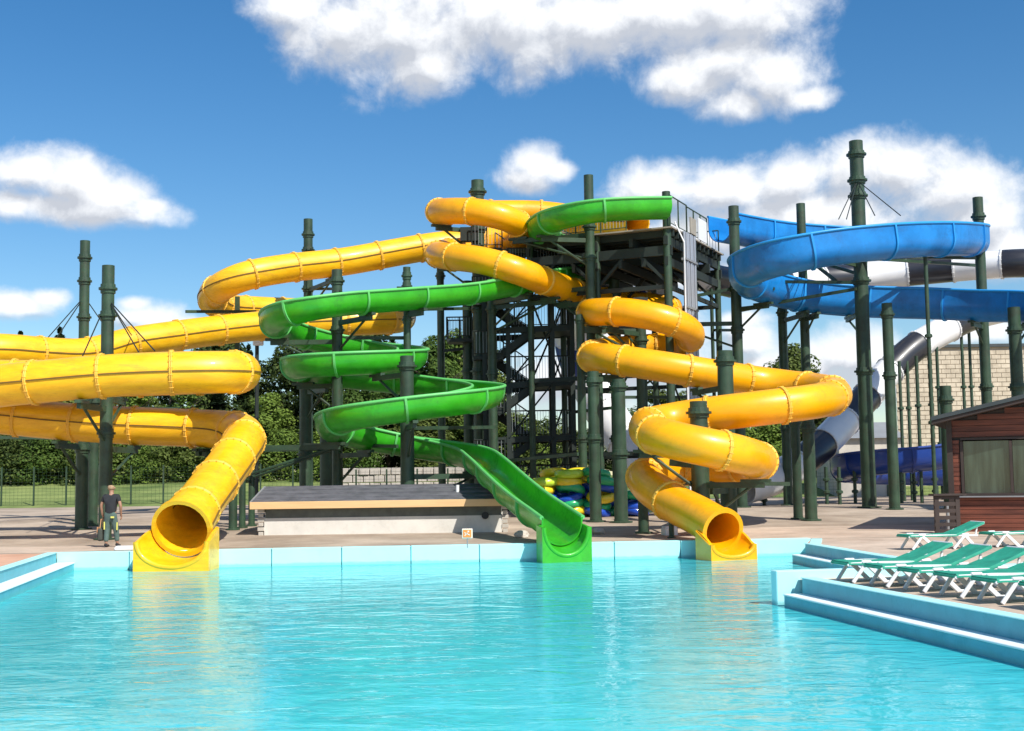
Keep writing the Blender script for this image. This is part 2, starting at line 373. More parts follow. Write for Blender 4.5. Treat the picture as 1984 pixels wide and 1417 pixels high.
# left deck
lp = G().poly([(-far, C_fl.y, .45), (-far, -40, .45), tuple(L_near), tuple(C_fl)])
tag(lp.build('paving', 'paving'), kind='structure')
lr = G().poly([tuple(C_fl + Vector((0, 0, .004))), tuple(C_fl + Vector((-2.6, 0, .004))), tuple(L_near + Vector((-2.6, 0, .004))), tuple(L_near + Vector((0, 0, .004)))])
tag(lr.build('brick_paving', 'redpave'), kind='structure')
lq = G().poly([(C_fl.x - 30, C_fl.y + .35, .454), (C_fl.x - .05, C_fl.y + .35, .454), (-9, 38.3, .454), (-40, 38.3, .454)])
tag(lq.build('paving', 'paving'), kind='structure')
# right deck : nook edge then lounger terrace
rp = G().poly([tuple(C_fr), tuple(C2), tuple(C3), tuple(P_back), tuple(P_tipb), tuple(P_tip), tuple(P_near), (far, -25, .45), (far, C_fr.y, .45)])
tag(rp.build('paving', 'paving'), kind='structure')
rq = G().poly([(C_fr.x - 5, C_fr.y + .35, .454), (60, C_fr.y + 1, .454), (60, 44.3, .4535), (C_fr.x - 3, 43.0, .4535)])
rq.v[2].z = gz(44.3) + .006; rq.v[3].z = gz(43) + .006
tag(rq.build('paving', 'paving'), kind='structure')

# pool walls
def wall_run(name, a, b, thick, z0, z1, m_, parent=None, n=(0, 0)):
    """solid wall from a to b, thickness to the left of a->b"""
    a = Vector(a); b = Vector(b); d = (b - a); d.z = 0; d.normalize(); nn = Vector((-d.y, d.x, 0)) * thick
    g_ = G().prism([(a.x, a.y), (b.x, b.y), (b.x + nn.x, b.y + nn.y), (a.x + nn.x, a.y + nn.y)], z0, z1)
    return g_.build(name, m_, parent, bevel=.012)
pw = empty('pool_wall', (C_fl.x, C_fl.y, 0), kind='structure')
tag(pw, 'pale cyan far wall of the pool made of flat panels', None)
d = (C_fr - C_fl); Lw = d.length; d.normalize(); npan = 11; w_ = Lw / npan
sh = Vector((-d.y, d.x, 0)) * .004
for i in range(npan):
    a = C_fl + d * (i * w_ + (0.0 if i == 0 else .012)); b_ = C_fl + d * ((i + 1) * w_ - .012)
    wall_run('panel', a, b_, .34, -.6, .475, 'poolwall', pw)
bk = C_fl + Vector((-d.y, d.x, 0)) * .06
wall_run('backing', bk + d * .03, bk + d * (Lw - .03), .25, -.6, .46, 'poolwall_shade', pw)
# right return of the far wall and nook
pn = empty('pool_wall', (C2.x, C2.y, 0), kind='structure')
def edge_run(par, a, b, ledge=.30, outward=1):
    """stepped pool edge: coping, upstand in painted shade blue, white ledge, shade-blue wall to below the water. water lies on the -normal side"""
    a = Vector(a); b = Vector(b); d = (b - a).normalized(); nn = Vector((-d.y, d.x, 0)) * outward   # toward the deck
    def pr(o0, o1, z0, z1, name, m_):
        p = [a + nn * o0, b + nn * o0, b + nn * o1, a + nn * o1]
        if outward < 0: p = p[::-1]
        G().prism([(q.x, q.y) for q in p], z0, z1).build(name, m_, par, bevel=.008)
    pr(0, .22, .20, .474, 'upstand', 'poolwall_shade')
    pr(-.03, .24, .474, .492, 'coping', 'poolwall')
    pr(-ledge, -.002, -.6, .185, 'wall', 'poolwall_shade')
    pr(-ledge - .02, -.004, .185, .215, 'ledge', 'ledge')
edge_run(pn, C2, C3, .35, 1)
wall_run('return_wall', C_fr, C2 + Vector((0.1, 0, 0)), .3, -.6, .47, 'poolwall', pn)
edge_run(pn, C3, P_back, .35, 1)
pe = empty('pool_wall', (P_tip.x, P_tip.y, 0), kind='structure')
edge_run(pe, P_tip - dl * -.15, P_near, .34, 1)
# parapet closing the terrace
pa = P_tip + Vector((-.40, -.05, 0)); pb = P_tip + Vector((.985, .17, 0)) * 4.3
G().prism([(pa.x, pa.y), (pb.x, pb.y), (pb.x - .04, pb.y + .24), (pa.x - .05, pa.y + .24)], -.6, .60).build('parapet', 'poolwall', pe, bevel=.015)
pl = empty('pool_wall', (L_near.x, L_near.y, 0), kind='structure')
edge_run(pl, C_fl + dl * .05, L_near, .45, -1)
wt = G().poly([(-16, -30, 0), (26, -30, 0), (26, 40, 0), (-16, 40, 0)])
tag(wt.build('water', 'water'), kind='structure')
fl_ = G().poly([(-16, -30, -.62), (26, -30, -.62), (26, 40, -.62), (-16, 40, -.62)])
tag(fl_.build('pool_floor', 'poolwall_shade'), kind='structure')

# ------------------------------------------------------------------ slides
def catmull(P, step=.3):
    P = [P[0] * 2 - P[1]] + P + [P[-1] * 2 - P[-2]]; out = []
    for i in range(1, len(P) - 2):
        p0, p1, p2, p3 = P[i - 1], P[i], P[i + 1], P[i + 2]
        t0 = 0.; t1 = t0 + max(.01, (p1 - p0).length) ** .5; t2 = t1 + max(.01, (p2 - p1).length) ** .5; t3 = t2 + max(.01, (p3 - p2).length) ** .5
        n = max(2, int((p2 - p1).length / .08))
        for k in range(n):
            t_ = t1 + (t2 - t1) * k / n
            A1 = p0 * ((t1 - t_) / (t1 - t0)) + p1 * ((t_ - t0) / (t1 - t0)); A2 = p1 * ((t2 - t_) / (t2 - t1)) + p2 * ((t_ - t1) / (t2 - t1)); A3 = p2 * ((t3 - t_) / (t3 - t2)) + p3 * ((t_ - t2) / (t3 - t2))
            B1 = A1 * ((t2 - t_) / (t2 - t0)) + A2 * ((t_ - t0) / (t2 - t0)); B2 = A2 * ((t3 - t_) / (t3 - t1)) + A3 * ((t_ - t1) / (t3 - t1))
            out.append(B1 * ((t2 - t_) / (t2 - t1)) + B2 * ((t_ - t1) / (t2 - t1)))
    out.append(P[-2].copy())
    res = [out[0]]; acc = 0; L = [0]
    for a, b_ in zip(out, out[1:]): L.append(L[-1] + (b_ - a).length)
    n = max(2, round(L[-1] / step)); res = []; j = 0
    for i in range(n + 1):
        s_ = L[-1] * i / n
        while j < len(L) - 2 and L[j + 1] < s_: j += 1
        f_ = (s_ - L[j]) / max(1e-6, L[j + 1] - L[j]); res.append(out[j].lerp(out[j + 1], min(1, f_)))
    for _ in range(3):
        res = [res[0]] + [(res[i - 1] + res[i] * 2 + res[i + 1]) / 4 for i in range(1, len(res) - 1)] + [res[-1]]
    return res
def frames(P):
    fr_ = []
    for i in range(len(P)):
        T = (P[min(i + 1, len(P) - 1)] - P[max(i - 1, 0)]).normalized()
        S = T.cross(Vector((0, 0, 1))); S = S.normalized() if S.length > .05 else Vector((1, 0, 0)); U = S.cross(T).normalized()
        fr_.append((P[i], T, S, U))
    return fr_
SLIDES = []
def tube_slide(name, pts, rad, mats, label, seam=None, seclen=2.2, rim='yellow_rim', group=None, smooth_n=22, flare=None):
    P = catmull([W(*p) for p in pts]); Fm = frames(P); n = smooth_n
    base = Vector((P[-1].x, P[-1].y, max(.0, gz(P[-1].y))))
    root = empty(name, base, label, 'water slide', group)
    per = max(2, round(seclen / .3)); idx = list(range(0, len(P) - 1, per)); idx.append(len(P) - 1)
    if len(idx) > 2 and idx[-1] - idx[-2] < per * .5: idx.pop(-2)
    prof = [(math.cos(2 * math.pi * k / n), math.sin(2 * math.pi * k / n)) for k in range(n)]
    def rr_(i):
        if not flare: return 0
        f_ = max(0, 1 - (len(P) - 1 - i) * .3 / 1.6); return flare * f_ * f_ * (3 - 2 * f_)
    def ring(fr0, r): return [fr0[0] + (fr0[2] * c + fr0[3] * s) * r for c, s in prof]
    # flange mesh shared
    fg = G(); fr0 = (Vector((0, 0, 0)), Vector((0, 1, 0)), Vector((1, 0, 0)), Vector((0, 0, 1)))
    def lring(y, r): return [Vector((c * r, y, s * r)) for c, s in prof]
    fg.quadstrip([lring(-.045, rad - .01), lring(-.045, rad + .045), lring(-.006, rad + .05), lring(-.006, rad + .02), lring(.006, rad + .02), lring(.006, rad + .05), lring(.045, rad + .045), lring(.045, rad - .01)])
    nb_ = 20
    for k in range(nb_):
        a = 2 * math.pi * (k + .5) / nb_; c = Vector((math.cos(a) * (rad + .04), 0, math.sin(a) * (rad + .04)))
        fg.rod(c + Vector((0, -.075, 0)), c + Vector((0, .075, 0)), .016, 5)
    fme = mesh('flange', fg.v, fg.f, rim, True)
    for si, (a, b_) in enumerate(zip(idx, idx[1:])):
        rings = [ring(Fm[i], rad + rr_(i)) for i in range(a, b_ + 1)]
        g_ = G(); g_.quadstrip(rings, True)
        last = si == len(idx) - 2
        if last or si == 0:
            inn = [ring(Fm[i], rad + rr_(i) - .05) for i in range(a, b_ + 1)]
            g_.quadstrip(inn[::-1], True)
            e_ = b_ if last else a
            g_.quadstrip([ring(Fm[e_], rad + rr_(e_) - .05), ring(Fm[e_], rad + rr_(e_))], True)
        o = g_.build('tube_section', mats[si % len(mats)], root, True, origin=Fm[a][0])
        if si > 0:
            p, T, S, U = Fm[a]; mw = Matrix((S, T, U)).transposed().to_4x4(); mw.translation = p - base
            add('flange', fme, root, mw=mw)
        if seam:
            for sgn in (-1, 1):
                sg = G(); rr = []
                for i in range(a, b_ + 1):
                    p, T, S, U = Fm[i]; q = p + S * sgn * (rad + rr_(i) - .005)
                    rr.append([q - U * .022, q - U * .022 + S * sgn * .035, q + U * .022 + S * sgn * .035, q + U * .022])
                sg.quadstrip(rr, True, True); sg.build('side_seam', seam, root, origin=Fm[a][0])
    SLIDES.append((root, P, rad, name))
    return root, P, Fm, base
def uprof(rad, hl, hr, t_, lip=.09, n=14):
    """U channel outline (s,u) pairs inner / outer, from left top to right top"""
    inner = [(-rad, hl)] + [(rad * math.cos(math.pi + math.pi * k / n), rad * math.sin(math.pi + math.pi * k / n)) for k in range(n + 1)] + [(rad, hr)]
    outer = [(-rad - t_, hl)] + [((rad + t_) * math.cos(math.pi + math.pi * k / n), (rad + t_) * math.sin(math.pi + math.pi * k / n)) for k in range(n + 1)] + [(rad + t_, hr)]
    return inner, outer
def channel(g_, Fm, a, b_, inner, outer, bank=None):
    n = len(inner); rings = []
    for i in range(a, b_ + 1):
        p, T, S, U = Fm[i]
        loop = inner + outer[::-1]
        rings.append([p + S * s + U * u for s, u in loop])
    b0 = len(g_.v); L = 2 * n
    for r in rings: g_.v += r
    for i in range(len(rings) - 1):
        for j in range(L):
            k = (j + 1) % L; g_.f.append((b0 + i * L + j, b0 + i * L + k, b0 + (i + 1) * L + k, b0 + (i + 1) * L + j))
    for i in (0, len(rings) - 1):
        for j in range(n - 1):
            q = (b0 + i * L + j, b0 + i * L + j + 1, b0 + i * L + L - 2 - j, b0 + i * L + L - 1 - j)
            g_.f.append(q if i else q[::-1])
def flume_slide(name, pts, rad, hl, hr, m_, rim, label, seclen=2.6, group=None):
    P = catmull([W(*p) for p in pts]); Fm = frames(P)
    base = Vector((P[-1].x, P[-1].y, max(0, gz(P[-1].y)))); root = empty(name, base, label, 'water slide', group)
    per = max(2, round(seclen / .3)); idx = list(range(0, len(P) - 1, per)); idx.append(len(P) - 1)
    if len(idx) > 2 and idx[-1] - idx[-2] < per * .5: idx.pop(-2)
    inn, out = uprof(rad, hl, hr, .045); i2, o2 = uprof(rad + .045, hl, hr, .06)
    for si, (a, b_) in enumerate(zip(idx, idx[1:])):
        g_ = G(); channel(g_, Fm, a, b_, inn, out); g_.build('trough_section', m_, root, True, origin=Fm[a][0])
        for sgn, h in ((-1, hl), (1, hr)):       # rolled rim on each edge
            r_ = G(); rings = []
            for i in range(a, b_ + 1):
                p, T, S, U = Fm[i]; c = p + S * sgn * (rad + .05) + U * h
                rings.append([c + (S * math.cos(q) + U * math.sin(q)) * .06 for q in [2 * math.pi * k / 8 for k in range(8)]])
            r_.quadstrip(rings, True, True); r_.build('rim', rim, root, True, origin=Fm[a][0])
        if si > 0:
            p, T, S, U = Fm[a]
            fm2 = [(p - T * .04, T, S, U), (p + T * .04, T, S, U)]
            g_ = G(); channel(g_, fm2, 0, 1, i2, o2); g_.build('flange', rim, root, True, origin=p)
    SLIDES.append((root, P, rad, name))
    return root, P, Fm, base

A_pts = [(1235, 432, 57), (1180, 432, 59), (1110, 440, 61), (1000, 462, 62), (905, 470, 62), (840, 477, 61.5), (775, 488, 61), (662, 508, 60), (549, 521, 58.5), (465, 538, 57.5), (422, 560, 58), (412, 582, 60), (440, 596, 63),
    (520, 601, 65), (620, 604, 66), (720, 607, 66), (765, 611, 64.5), (778, 617, 62.5), (755, 621, 61), (700, 623, 60.3), (600, 626, 59.5), (500, 632, 58), (400, 643, 56.3), (300, 657, 54.5), (250, 665, 53.8), (165, 687, 52.3), (80, 685, 51), (0, 679, 49.8),
    (-120, 686, 48.6), (-185, 702, 46.8), (-190, 716, 45), (-120, 728, 44), (0, 735, 43.7), (200, 733, 44), (380, 727, 44), (445, 724, 43.2), (467, 722, 41.6), (445, 721, 40.3), (325, 723, 39.7), (200, 729, 39.5), (80, 740, 39.5), (0, 748, 39.7),
    (-120, 768, 40.6), (-165, 782, 42.5), (-110, 795, 44.3), (10, 806, 45), (100, 815, 45), (250, 825, 44.7), (380, 830, 44.6), (448, 834, 43.8), (474, 846, 42.2), (466, 868, 40.6), (438, 908, 38.8), (395, 965, 36.4), (352, 1024, 34.5)]
rootA, PA, FA, baseA = tube_slide('tube_slide', A_pts, .66, ['yellow_left'], 'long yellow tube slide sweeping left from the tower and ending in the widest pool outlet', seam='seam', seclen=2.2, flare=.10)
B_pts = [(1225, 440, 58.5), (1180, 430, 59.5), (1110, 420, 60), (1040, 412, 60), (940, 412, 59.5), (870, 411, 58.3), (846, 411, 56.6), (870, 409, 55), (930, 411, 54), (985, 424, 54), (1016, 444, 55.2), (1010, 464, 57), (960, 478, 58.5), (900, 484, 58.3), (858, 489, 56.8), (848, 493, 55),
    (875, 498, 53), (935, 505, 52), (1000, 524, 51.6), (1060, 547, 53.2), (1150, 578, 56), (1220, 589, 57.7), (1272, 593, 57.6), (1300, 597, 56.4), (1275, 602, 55.3), (1210, 605, 54.9), (1160, 606, 54.4), (1143, 606, 53.2), (1160, 605, 51.8), (1200, 604, 51.1), (1250, 610, 50.6), (1308, 625, 50.6), (1337, 643, 51.4), (1330, 660, 53.2), (1290, 670, 54.5), (1220, 676, 54.5), (1165, 682, 53), (1145, 690, 51), (1150, 693, 49),
    (1185, 696, 47.6), (1240, 704, 47), (1330, 718, 46.8), (1400, 729, 47.2), (1480, 741, 47.7), (1560, 751, 47), (1605, 758, 45.2), (1618, 768, 43), (1585, 777, 41.5), (1500, 788, 40.9), (1400, 800, 41), (1310, 813, 41.4), (1262, 823, 41), (1254, 834, 39.4),
    (1275, 845, 38), (1330, 859, 37.4), (1400, 873, 37.4), (1450, 885, 38.1), (1472, 896, 39.6), (1450, 903, 41.3), (1390, 907, 42.3), (1310, 909, 42.3), (1262, 914, 41.4), (1248, 928, 40.2), (1268, 950, 39), (1310, 978, 37.9), (1355, 1000, 36.7), (1400, 1028, 35.5)]
rootB, PB, FB, baseB = tube_slide('tube_slide', B_pts, .565, ['yellow'], 'orange-yellow tube slide coiling down the middle and right, in front of the tower stairs', seclen=2.4)
G_pts = [(1288, 398, 51.6), (1220, 399, 51.0), (1150, 404, 50.8), (1085, 418, 51.6), (1052, 436, 53.5), (1050, 455, 56.5), (1085, 475, 59), (1130, 497, 59.5), (1120, 520, 57), (1060, 535, 54.5), (985, 548, 53), (900, 563, 51), (780, 573, 48.8), (650, 584, 47), (570, 598, 46.6), (534, 616, 48), (556, 638, 50.6), (640, 660, 52.2), (720, 672, 52.4), (782, 681, 51.2), (800, 689, 49.2), (745, 694, 47.4), (660, 698, 46.8), (595, 702, 47.3), (575, 709, 49.0), (620, 719, 50.6),
    (740, 732, 50.9), (860, 745, 50.2), (930, 753, 48.6), (945, 761, 46.2), (895, 771, 44.4), (770, 787, 43.6), (685, 801, 43.8), (643, 816, 45.2), (655, 831, 47), (720, 845, 48.4), (800, 858, 48.8), (868, 869, 48.2), (915, 880, 46.6), (942, 898, 44.2), (970, 924, 41.8), (1002, 953, 39.6), (1036, 980, 37.8), (1064, 999, 36.5), (1089, 1017, 35.4)]
rootG, PG, FG, baseG = flume_slide('open_slide', G_pts, .54, .20, .20, 'green', 'green_rim', 'bright green open slide zigzagging down the middle into the pool')
U_pts = [(1395, 442, 58.5), (1450, 452, 60), (1520, 462, 61.5), (1640, 470, 62.5), (1760, 474, 62), (1850, 472, 60.5), (1885, 468, 57.5), (1870, 466, 54), (1800, 466, 51.5), (1700, 472, 50), (1600, 484, 49.4), (1510, 502, 49.6), (1455, 522, 51.2), (1446, 541, 53.8), (1490, 562, 56), (1570, 578, 57), (1680, 587, 57), (1800, 590, 56.3), (1900, 594, 55), (2000, 596, 53), (2110, 608, 50), (2160, 620, 46)]
rootU, PU, FU, baseU = flume_slide('open_slide', U_pts, .62, .62, .62, 'blue', 'blue_rim', 'wide blue open slide circling high round the tallest right column', 3.2)
K_pts = [(1310, 512, 60), (1350, 530, 61.5), (1400, 545, 63), (1480, 545, 66), (1600, 542, 68), (1700, 534, 68.5), (1800, 524, 68), (1900, 515, 67), (2000, 510, 66), (2090, 520, 66.5), (2120, 545, 68.5), (2060, 575, 70), (1960, 595, 69.5), (1880, 615, 68.5), (1830, 640, 67.5), (1770, 675, 66.5), (1730, 712, 66), (1690, 757, 65), (1645, 808, 63.5), (1600, 855, 62), (1555, 893, 60.5), (1500, 928, 59.5), (1445, 945, 58.8)]
rootK, PK, FK, baseK = tube_slide('tube_slide', K_pts, .74, ['white_tube', 'black_tube'], 'black and white banded tube slide behind the blue one on the right', seclen=2.3, rim='white_tube')
V_pts = [(1260, 588, 62), (1190, 600, 66), (1130, 620, 69.5), (1112, 648, 71.5), (1118, 690, 72), (1142, 740, 72), (1168, 790, 71.5), (1198, 838, 71), (1232, 872, 70.5), (1252, 900, 70), (1268, 925, 69.5)]
rootV, PV, FV, baseV = tube_slide('tube_slide', V_pts, 1.12, ['white_tube', 'navy', 'white_tube', 'white_tube'], 'steep white and navy tube slide seen behind the stair tower', seclen=2.2, rim='white_tube')
Q_pts = [(1990, 862, 60), (1900, 872, 60), (1800, 885, 60), (1700, 893, 60.5), (1640, 902, 62.5), (1655, 912, 65.5), (1740, 915, 66.5), (1850, 917, 66)]
rootQ, PQ, FQ, baseQ = flume_slide('open_slide', Q_pts, .62, .45, .45, 'navy', 'navy', 'low dark blue open slide curving behind the two right columns', 2.8)

# pool outlets
def outlet(root, base, Fend, rad, wid, m_, mrim, run=1.15, zrim=.7, dep=.6):
    p, T, S, U = Fend; Th = Vector((T.x, T.y, 0)).normalized(); Sh = Th.cross(Vector((0, 0, 1)))
    n = 16; h_top = p.z - .10
    back = .12 + rad * -T.z / max(.2, math.hypot(T.x, T.y)) * .95; p0 = p - Th * back; run = run + back
    rad = rad + .03
    g_ = G(); rings = []
    steps = 6
    for i in range(steps + 1):
        f_ = i / steps; c = p0 + Th * run * f_; r_ = rad + (wid - rad) * (f_ ** .6); fz = f_ * f_ * .5 + f_ * .5; zs = p.z + (rad * .35) * 0; zc = zs + (zrim - zs) * fz
        top = .02; dn = 1 + (dep / wid - 1) * f_
        inner = [c + Sh * -r_ + Vector((0, 0, zc - c.z + top))] + [c + Sh * r_ * math.cos(math.pi + math.pi * k / n) + Vector((0, 0, zc - c.z + r_ * dn * math.sin(math.pi + math.pi * k / n))) for k in range(n + 1)] + [c + Sh * r_ + Vector((0, 0, zc - c.z + top))]
        outer = [c + Sh * (-r_ - .07) + Vector((0, 0, zc - c.z + top))] + [c + Sh * (r_ + .07) * math.cos(math.pi + math.pi * k / n) + Vector((0, 0, zc - c.z - .05 + r_ * dn * math.sin(math.pi + math.pi * k / n))) for k in range(n + 1)] + [c + Sh * (r_ + .07) + Vector((0, 0, zc - c.z + top))]
        rings.append(inner + outer[::-1])
    g_.quadstrip(rings, True); g_.build('outlet_trough', m_, root, True)
    lip = G(); fr_pts = [(u_ + v_) / 2 for u_, v_ in zip(rings[-1][:n + 3], rings[-1][n + 3:][::-1])]
    lr = []
    for i, c in enumerate(fr_pts):
        q = fr_pts[min(i + 1, len(fr_pts) - 1)] - fr_pts[max(i - 1, 0)]; q.normalize(); e_ = q.cross(Th).normalized()
        lr.append([c + Th * .05 + (Th * math.cos(w) + e_ * math.sin(w)) * .075 for w in [2 * math.pi * k / 8 for k in range(8)]])
    lip.quadstrip(lr, True, True); lip.build('outlet_lip', m_, root, True)
    # front plate: fills from the U down to the water
    f_ = G(); last = rings[-1][:n + 3]; dpt = Th * .10
    top_l = last[0]; ZB = -.15
    for i in range(len(last) - 1):
        a, b_ = last[i], last[i + 1]
        f_.quadstrip([[a, b_, Vector((b_.x, b_.y, ZB)), Vector((a.x, a.y, ZB))], [q + dpt for q in (a, b_, Vector((b_.x, b_.y, ZB)), Vector((a.x, a.y, ZB)))]], True, True)
    for sgn in (0, -1):
        e_ = last[sgn]; o_ = e_ + Sh * (-.10 if sgn == 0 else .10)
        f_.quadstrip([[e_, o_, Vector((o_.x, o_.y, ZB)), Vector((e_.x, e_.y, ZB))], [q + dpt for q in (e_, o_, Vector((o_.x, o_.y, ZB)), Vector((e_.x, e_.y, ZB)))]], True, True)
    f_.build('outlet_front', m_, root)
    for sgn in (-1, 1):
        s_ = G(); q0 = p0 + Sh * sgn * (rad + .06); q1 = p0 + Th * run + Sh * sgn * (wid + .06)
        z0 = p.z; z1 = rings[-1][0].z
        s_.quadstrip([[Vector((q.x, q.y, -.15)), Vector((q.x, q.y, z)), Vector((q.x, q.y, z)) + Sh * sgn * .04, Vector((q.x, q.y, -.15)) + Sh * sgn * .04] for q, z in ((q0, z0), (q1, z1))], True, True)
        s_.build('side_panel', m_, root)
outlet(rootA, baseA, FA[-1], .76, .90, 'yellow_left', 'yellow_rim', 0.75, .74, .62)
outlet(rootB, baseB, FB[-1], .565, .60, 'yellow', 'yellow_rim', .50, .40, .30)
outlet(rootG, baseG, FG[-1], .54, .60, 'green', 'green_rim', .32, .92, .72)
def endring(root, Fend, rad, m_, w=.09):
    p, T, S, U = Fend; g_ = G(); n = 28
    q = lambda r_, o_: [p + T * o_ + (S * math.cos(2 * math.pi * k / n) + U * math.sin(2 * math.pi * k / n)) * r_ for k in range(n)]
    g_.quadstrip([q(rad - .06, -.12), q(rad + w, -.12), q(rad + w, .03), q(rad - .06, .03), q(rad - .06, -.12)], True); g_.build('end_collar', m_, root, True)
endring(rootA, FA[-1], .76, 'yellow_left', .05); endring(rootB, FB[-1], .565, 'yellow', .06)

# ------------------------------------------------------------------ support columns
COLS = [  # px, py top, depth, diameter, label, collars (py), arms allowed
    (165, 467, 52.5, .42, 'tall green column farthest left, behind the front yellow tube', (500, 545, 615, 760)),
    (210, 515, 41.6, .42, 'thick green column standing just behind the person', (560, 612, 840)),
    (597, 425, 62.5, .46, 'green column rising through the left part of the long upper yellow tube', (455, 485, 560)),
    (653, 523, 49.3, .42, 'green column inside the upper loop of the green slide', (545, 640)),
    (788, 518, 49.8, .30, 'thin green column beside the right end of the green slide loop', (535, 555, 620)),
    (788, 690, 45.6, .50, 'short thick green column in front of the middle of the green slide', (710,)),
    (925, 350, 56.4, .58, 'thick green column inside the topmost yellow coil', (372, 445, 600, 720)),
    (1140, 340, 53.2, .42, 'tall green column in front of the left half of the platform', (440, 500, 600, 700)),
    (1190, 540, 56.4, .52, 'green column with flat top at the left of the middle yellow coil', (565, 740, 850)),
    (1240, 577, 52.9, .46, 'green column at the centre of the middle yellow coil', (590, 660, 800)),
    (1404, 680, 44.2, .56, 'green column cutting across the yellow tube right of the grey pipes', (700,)),
    (1353, 778, 39.4, .56, 'short green column inside the lowest yellow coil', (800,)),
    (1421, 400, 56.5, .48, 'green column at the right rear corner of the slide tower', (430, 560, 640)),
    (1551, 395, 58.0, .42, 'green column behind the left part of the blue ring', (500, 606, 830)),
    (1512, 500, 59.0, .42, 'green column seen through the left of the blue ring, with collar under it', (520, 606, 830)),
    (1658, 274, 54.2, .60, 'tallest green column, inside the blue ring with guy rods', (300, 350, 380, 545, 720)),
    (1894, 383, 56.2, .46, 'green column behind the right end of the blue ring', (420, 600, 750)),
    (1718, 588, 52.5, .44, 'green column with a dark lower half right of the tallest one', (610, 728)),
    (1964, 596, 52.5, .52, 'green column at the right edge of the photo above the cabin roof', (640, 750)),
    (1831, 748, 52.0, .48, 'short flat-topped green column before the brick building', (775,)),
    (1124, 610, 52.2, .36, 'slim green column under the left end of the middle coil', (620, 700, 850)),
    (1149, 720, 47.2, .44, 'green column under the left end of the lower middle coil', (740, 850)),
    (1198, 735, 46.6, .50, 'green column just right of the one under the lower middle coil', (750, 880)),
    (905, 545, 57.5, .46, 'dark green column at the left front of the stair tower', (570, 720)),
    (952, 555, 55.2, .40, 'green column at the right of the thick column below the coil', (600, 725)),
    (853, 520, 58.5, .34, 'thin green column carrying the small side landing', (535, 595)),
    (1540, 800, 47.2, .34, 'slim green column below the right yellow bend', (820,)),
    (1565, 800, 46.2, .44, 'green column under the right yellow bend, nearer the cabin', (830,)),
    (592, 750, 52.0, .50, 'green column in the dark gap left of the green slide bottom', (880,)),
    (633, 820, 55.0, .60, 'thick dark green column left of the green slide bottom', (870,)),
    (160, 850, 47.0, .46, 'left one of the paired green columns behind the person', (870,)),
    (183, 760, 49.0, .38, 'dark column between the paired green columns behind the person', (780,)),
    (452, 860, 45.5, .30, 'first thin dark column beside the big yellow outlet tube', (880,)),
    (470, 850, 46.5, .24, 'second thin dark column beside the big yellow outlet tube', (880,)),
    (488, 845, 47.5, .24, 'third thin dark column beside the big yellow outlet tube', (880,)),
    (1245, 930, 41.0, .34, 'short column under the top of the right outlet tube', (960,)),
    (1300, 985, 38.0, .16, 'little prop holding the middle of the right outlet tube', ()),
]
THIN = [(1742, 700, 64.5), (1757, 700, 65.5), (1792, 480, 51.5), (1800, 690, 66.0), (1813, 640, 66.5), (1862, 640, 68), (1877, 640, 69), (1775, 690, 60), (1330, 600, 60), (1378, 560, 60), (1390, 600, 61), (1480, 950, 60), (1625, 905, 59.5), (1655, 905, 61), (1600, 905, 60.5),(1745,915,60),(1770,915,61.5), (1810,905,59.5)]
def clipz(g_): pass
def make_column(px, py, Y, dia, label, collars, group='dark green steel support columns'):
    top = W(px, py, Y); zb = gz(Y); base = Vector((top.x, top.y, zb)); r_ = dia / 2
    root = empty('support_column', base, label, 'column', group)
    zc = sorted([max(zb + .6, W(px, c, Y).z) for c in collars])
    G().rod(base + Vector((0, 0, .02)), Vector((top.x, top.y, top.z)), r_, 18, r_ * .96).build('shaft', 'steel', root, True)
    G().lathe(base, [(r_ * 1.65, 0), (r_ * 1.65, .05), (r_ * 1.05, .06), (r_ * 1.05, .10)], 14).build('base_plate', 'steel', root)
    for z in zc:
        if z > top.z - .05: continue
        G().lathe((top.x, top.y, z), [(r_ * .9, -.16), (r_ * 1.13, -.15), (r_ * 1.15, -.04), (r_ * 1.42, -.035), (r_ * 1.42, .035), (r_ * 1.15, .04), (r_ * 1.13, .15), (r_ * .9, .16)], 16).build('collar', 'steel', root)
    return root, base, top, r_
cols = []
for c in COLS: cols.append(make_column(*c))
bx = empty('power_pole', (0, 0, 0))
bpy.data.objects.remove(bx)

# arms from columns to the slides, placed where a slide passes a column
def seg_free(p, q): return True
for (root, base, top, r_) in cols:
    for (sroot, P, rad, nm) in SLIDES:
        best = []
        last_i = -99
        dist = [math.hypot(p.x - base.x, p.y - base.y) for p in P]
        for i in range(1, len(P) - 1):
            if dist[i] < 3.3 and dist[i] <= dist[i - 1] and dist[i] < dist[i + 1] and dist[i] > r_ + .2 and i - last_i > 4:
                z = P[i].z - rad - .20
                if z < top.z - .1 and z > base.z + .8:
                    best.append(i); last_i = i
        for i in best[:5]:
            p = P[i]; z = p.z - rad - .20
            dirv = Vector((p.x - base.x, p.y - base.y, 0)); L = dirv.length; dirv.normalize()
            a = Vector((base.x, base.y, z)) + dirv * r_ * .9; b_ = Vector((p.x, p.y, z)) + dirv * .25
            G().beam(a, b_, .14, .18).build('arm', 'steel', root)
            if L > 1.0:
                G().rod(Vector((base.x, base.y, z - min(1.0, L * .6))) + dirv * r_ * .9, Vector((p.x, p.y, z - .05)) - dirv * .15, .05, 6).build('brace', 'steel', root)
            # saddle
            T = (P[i + 1] - P[i - 1]).normalized(); S = T.cross(Vector((0, 0, 1))).normalized()
            G().beam(Vector((p.x, p.y, z + .12)) - S * .45, Vector((p.x, p.y, z + .12)) + S * .45, .18, .10).build('saddle', 'steel', root)
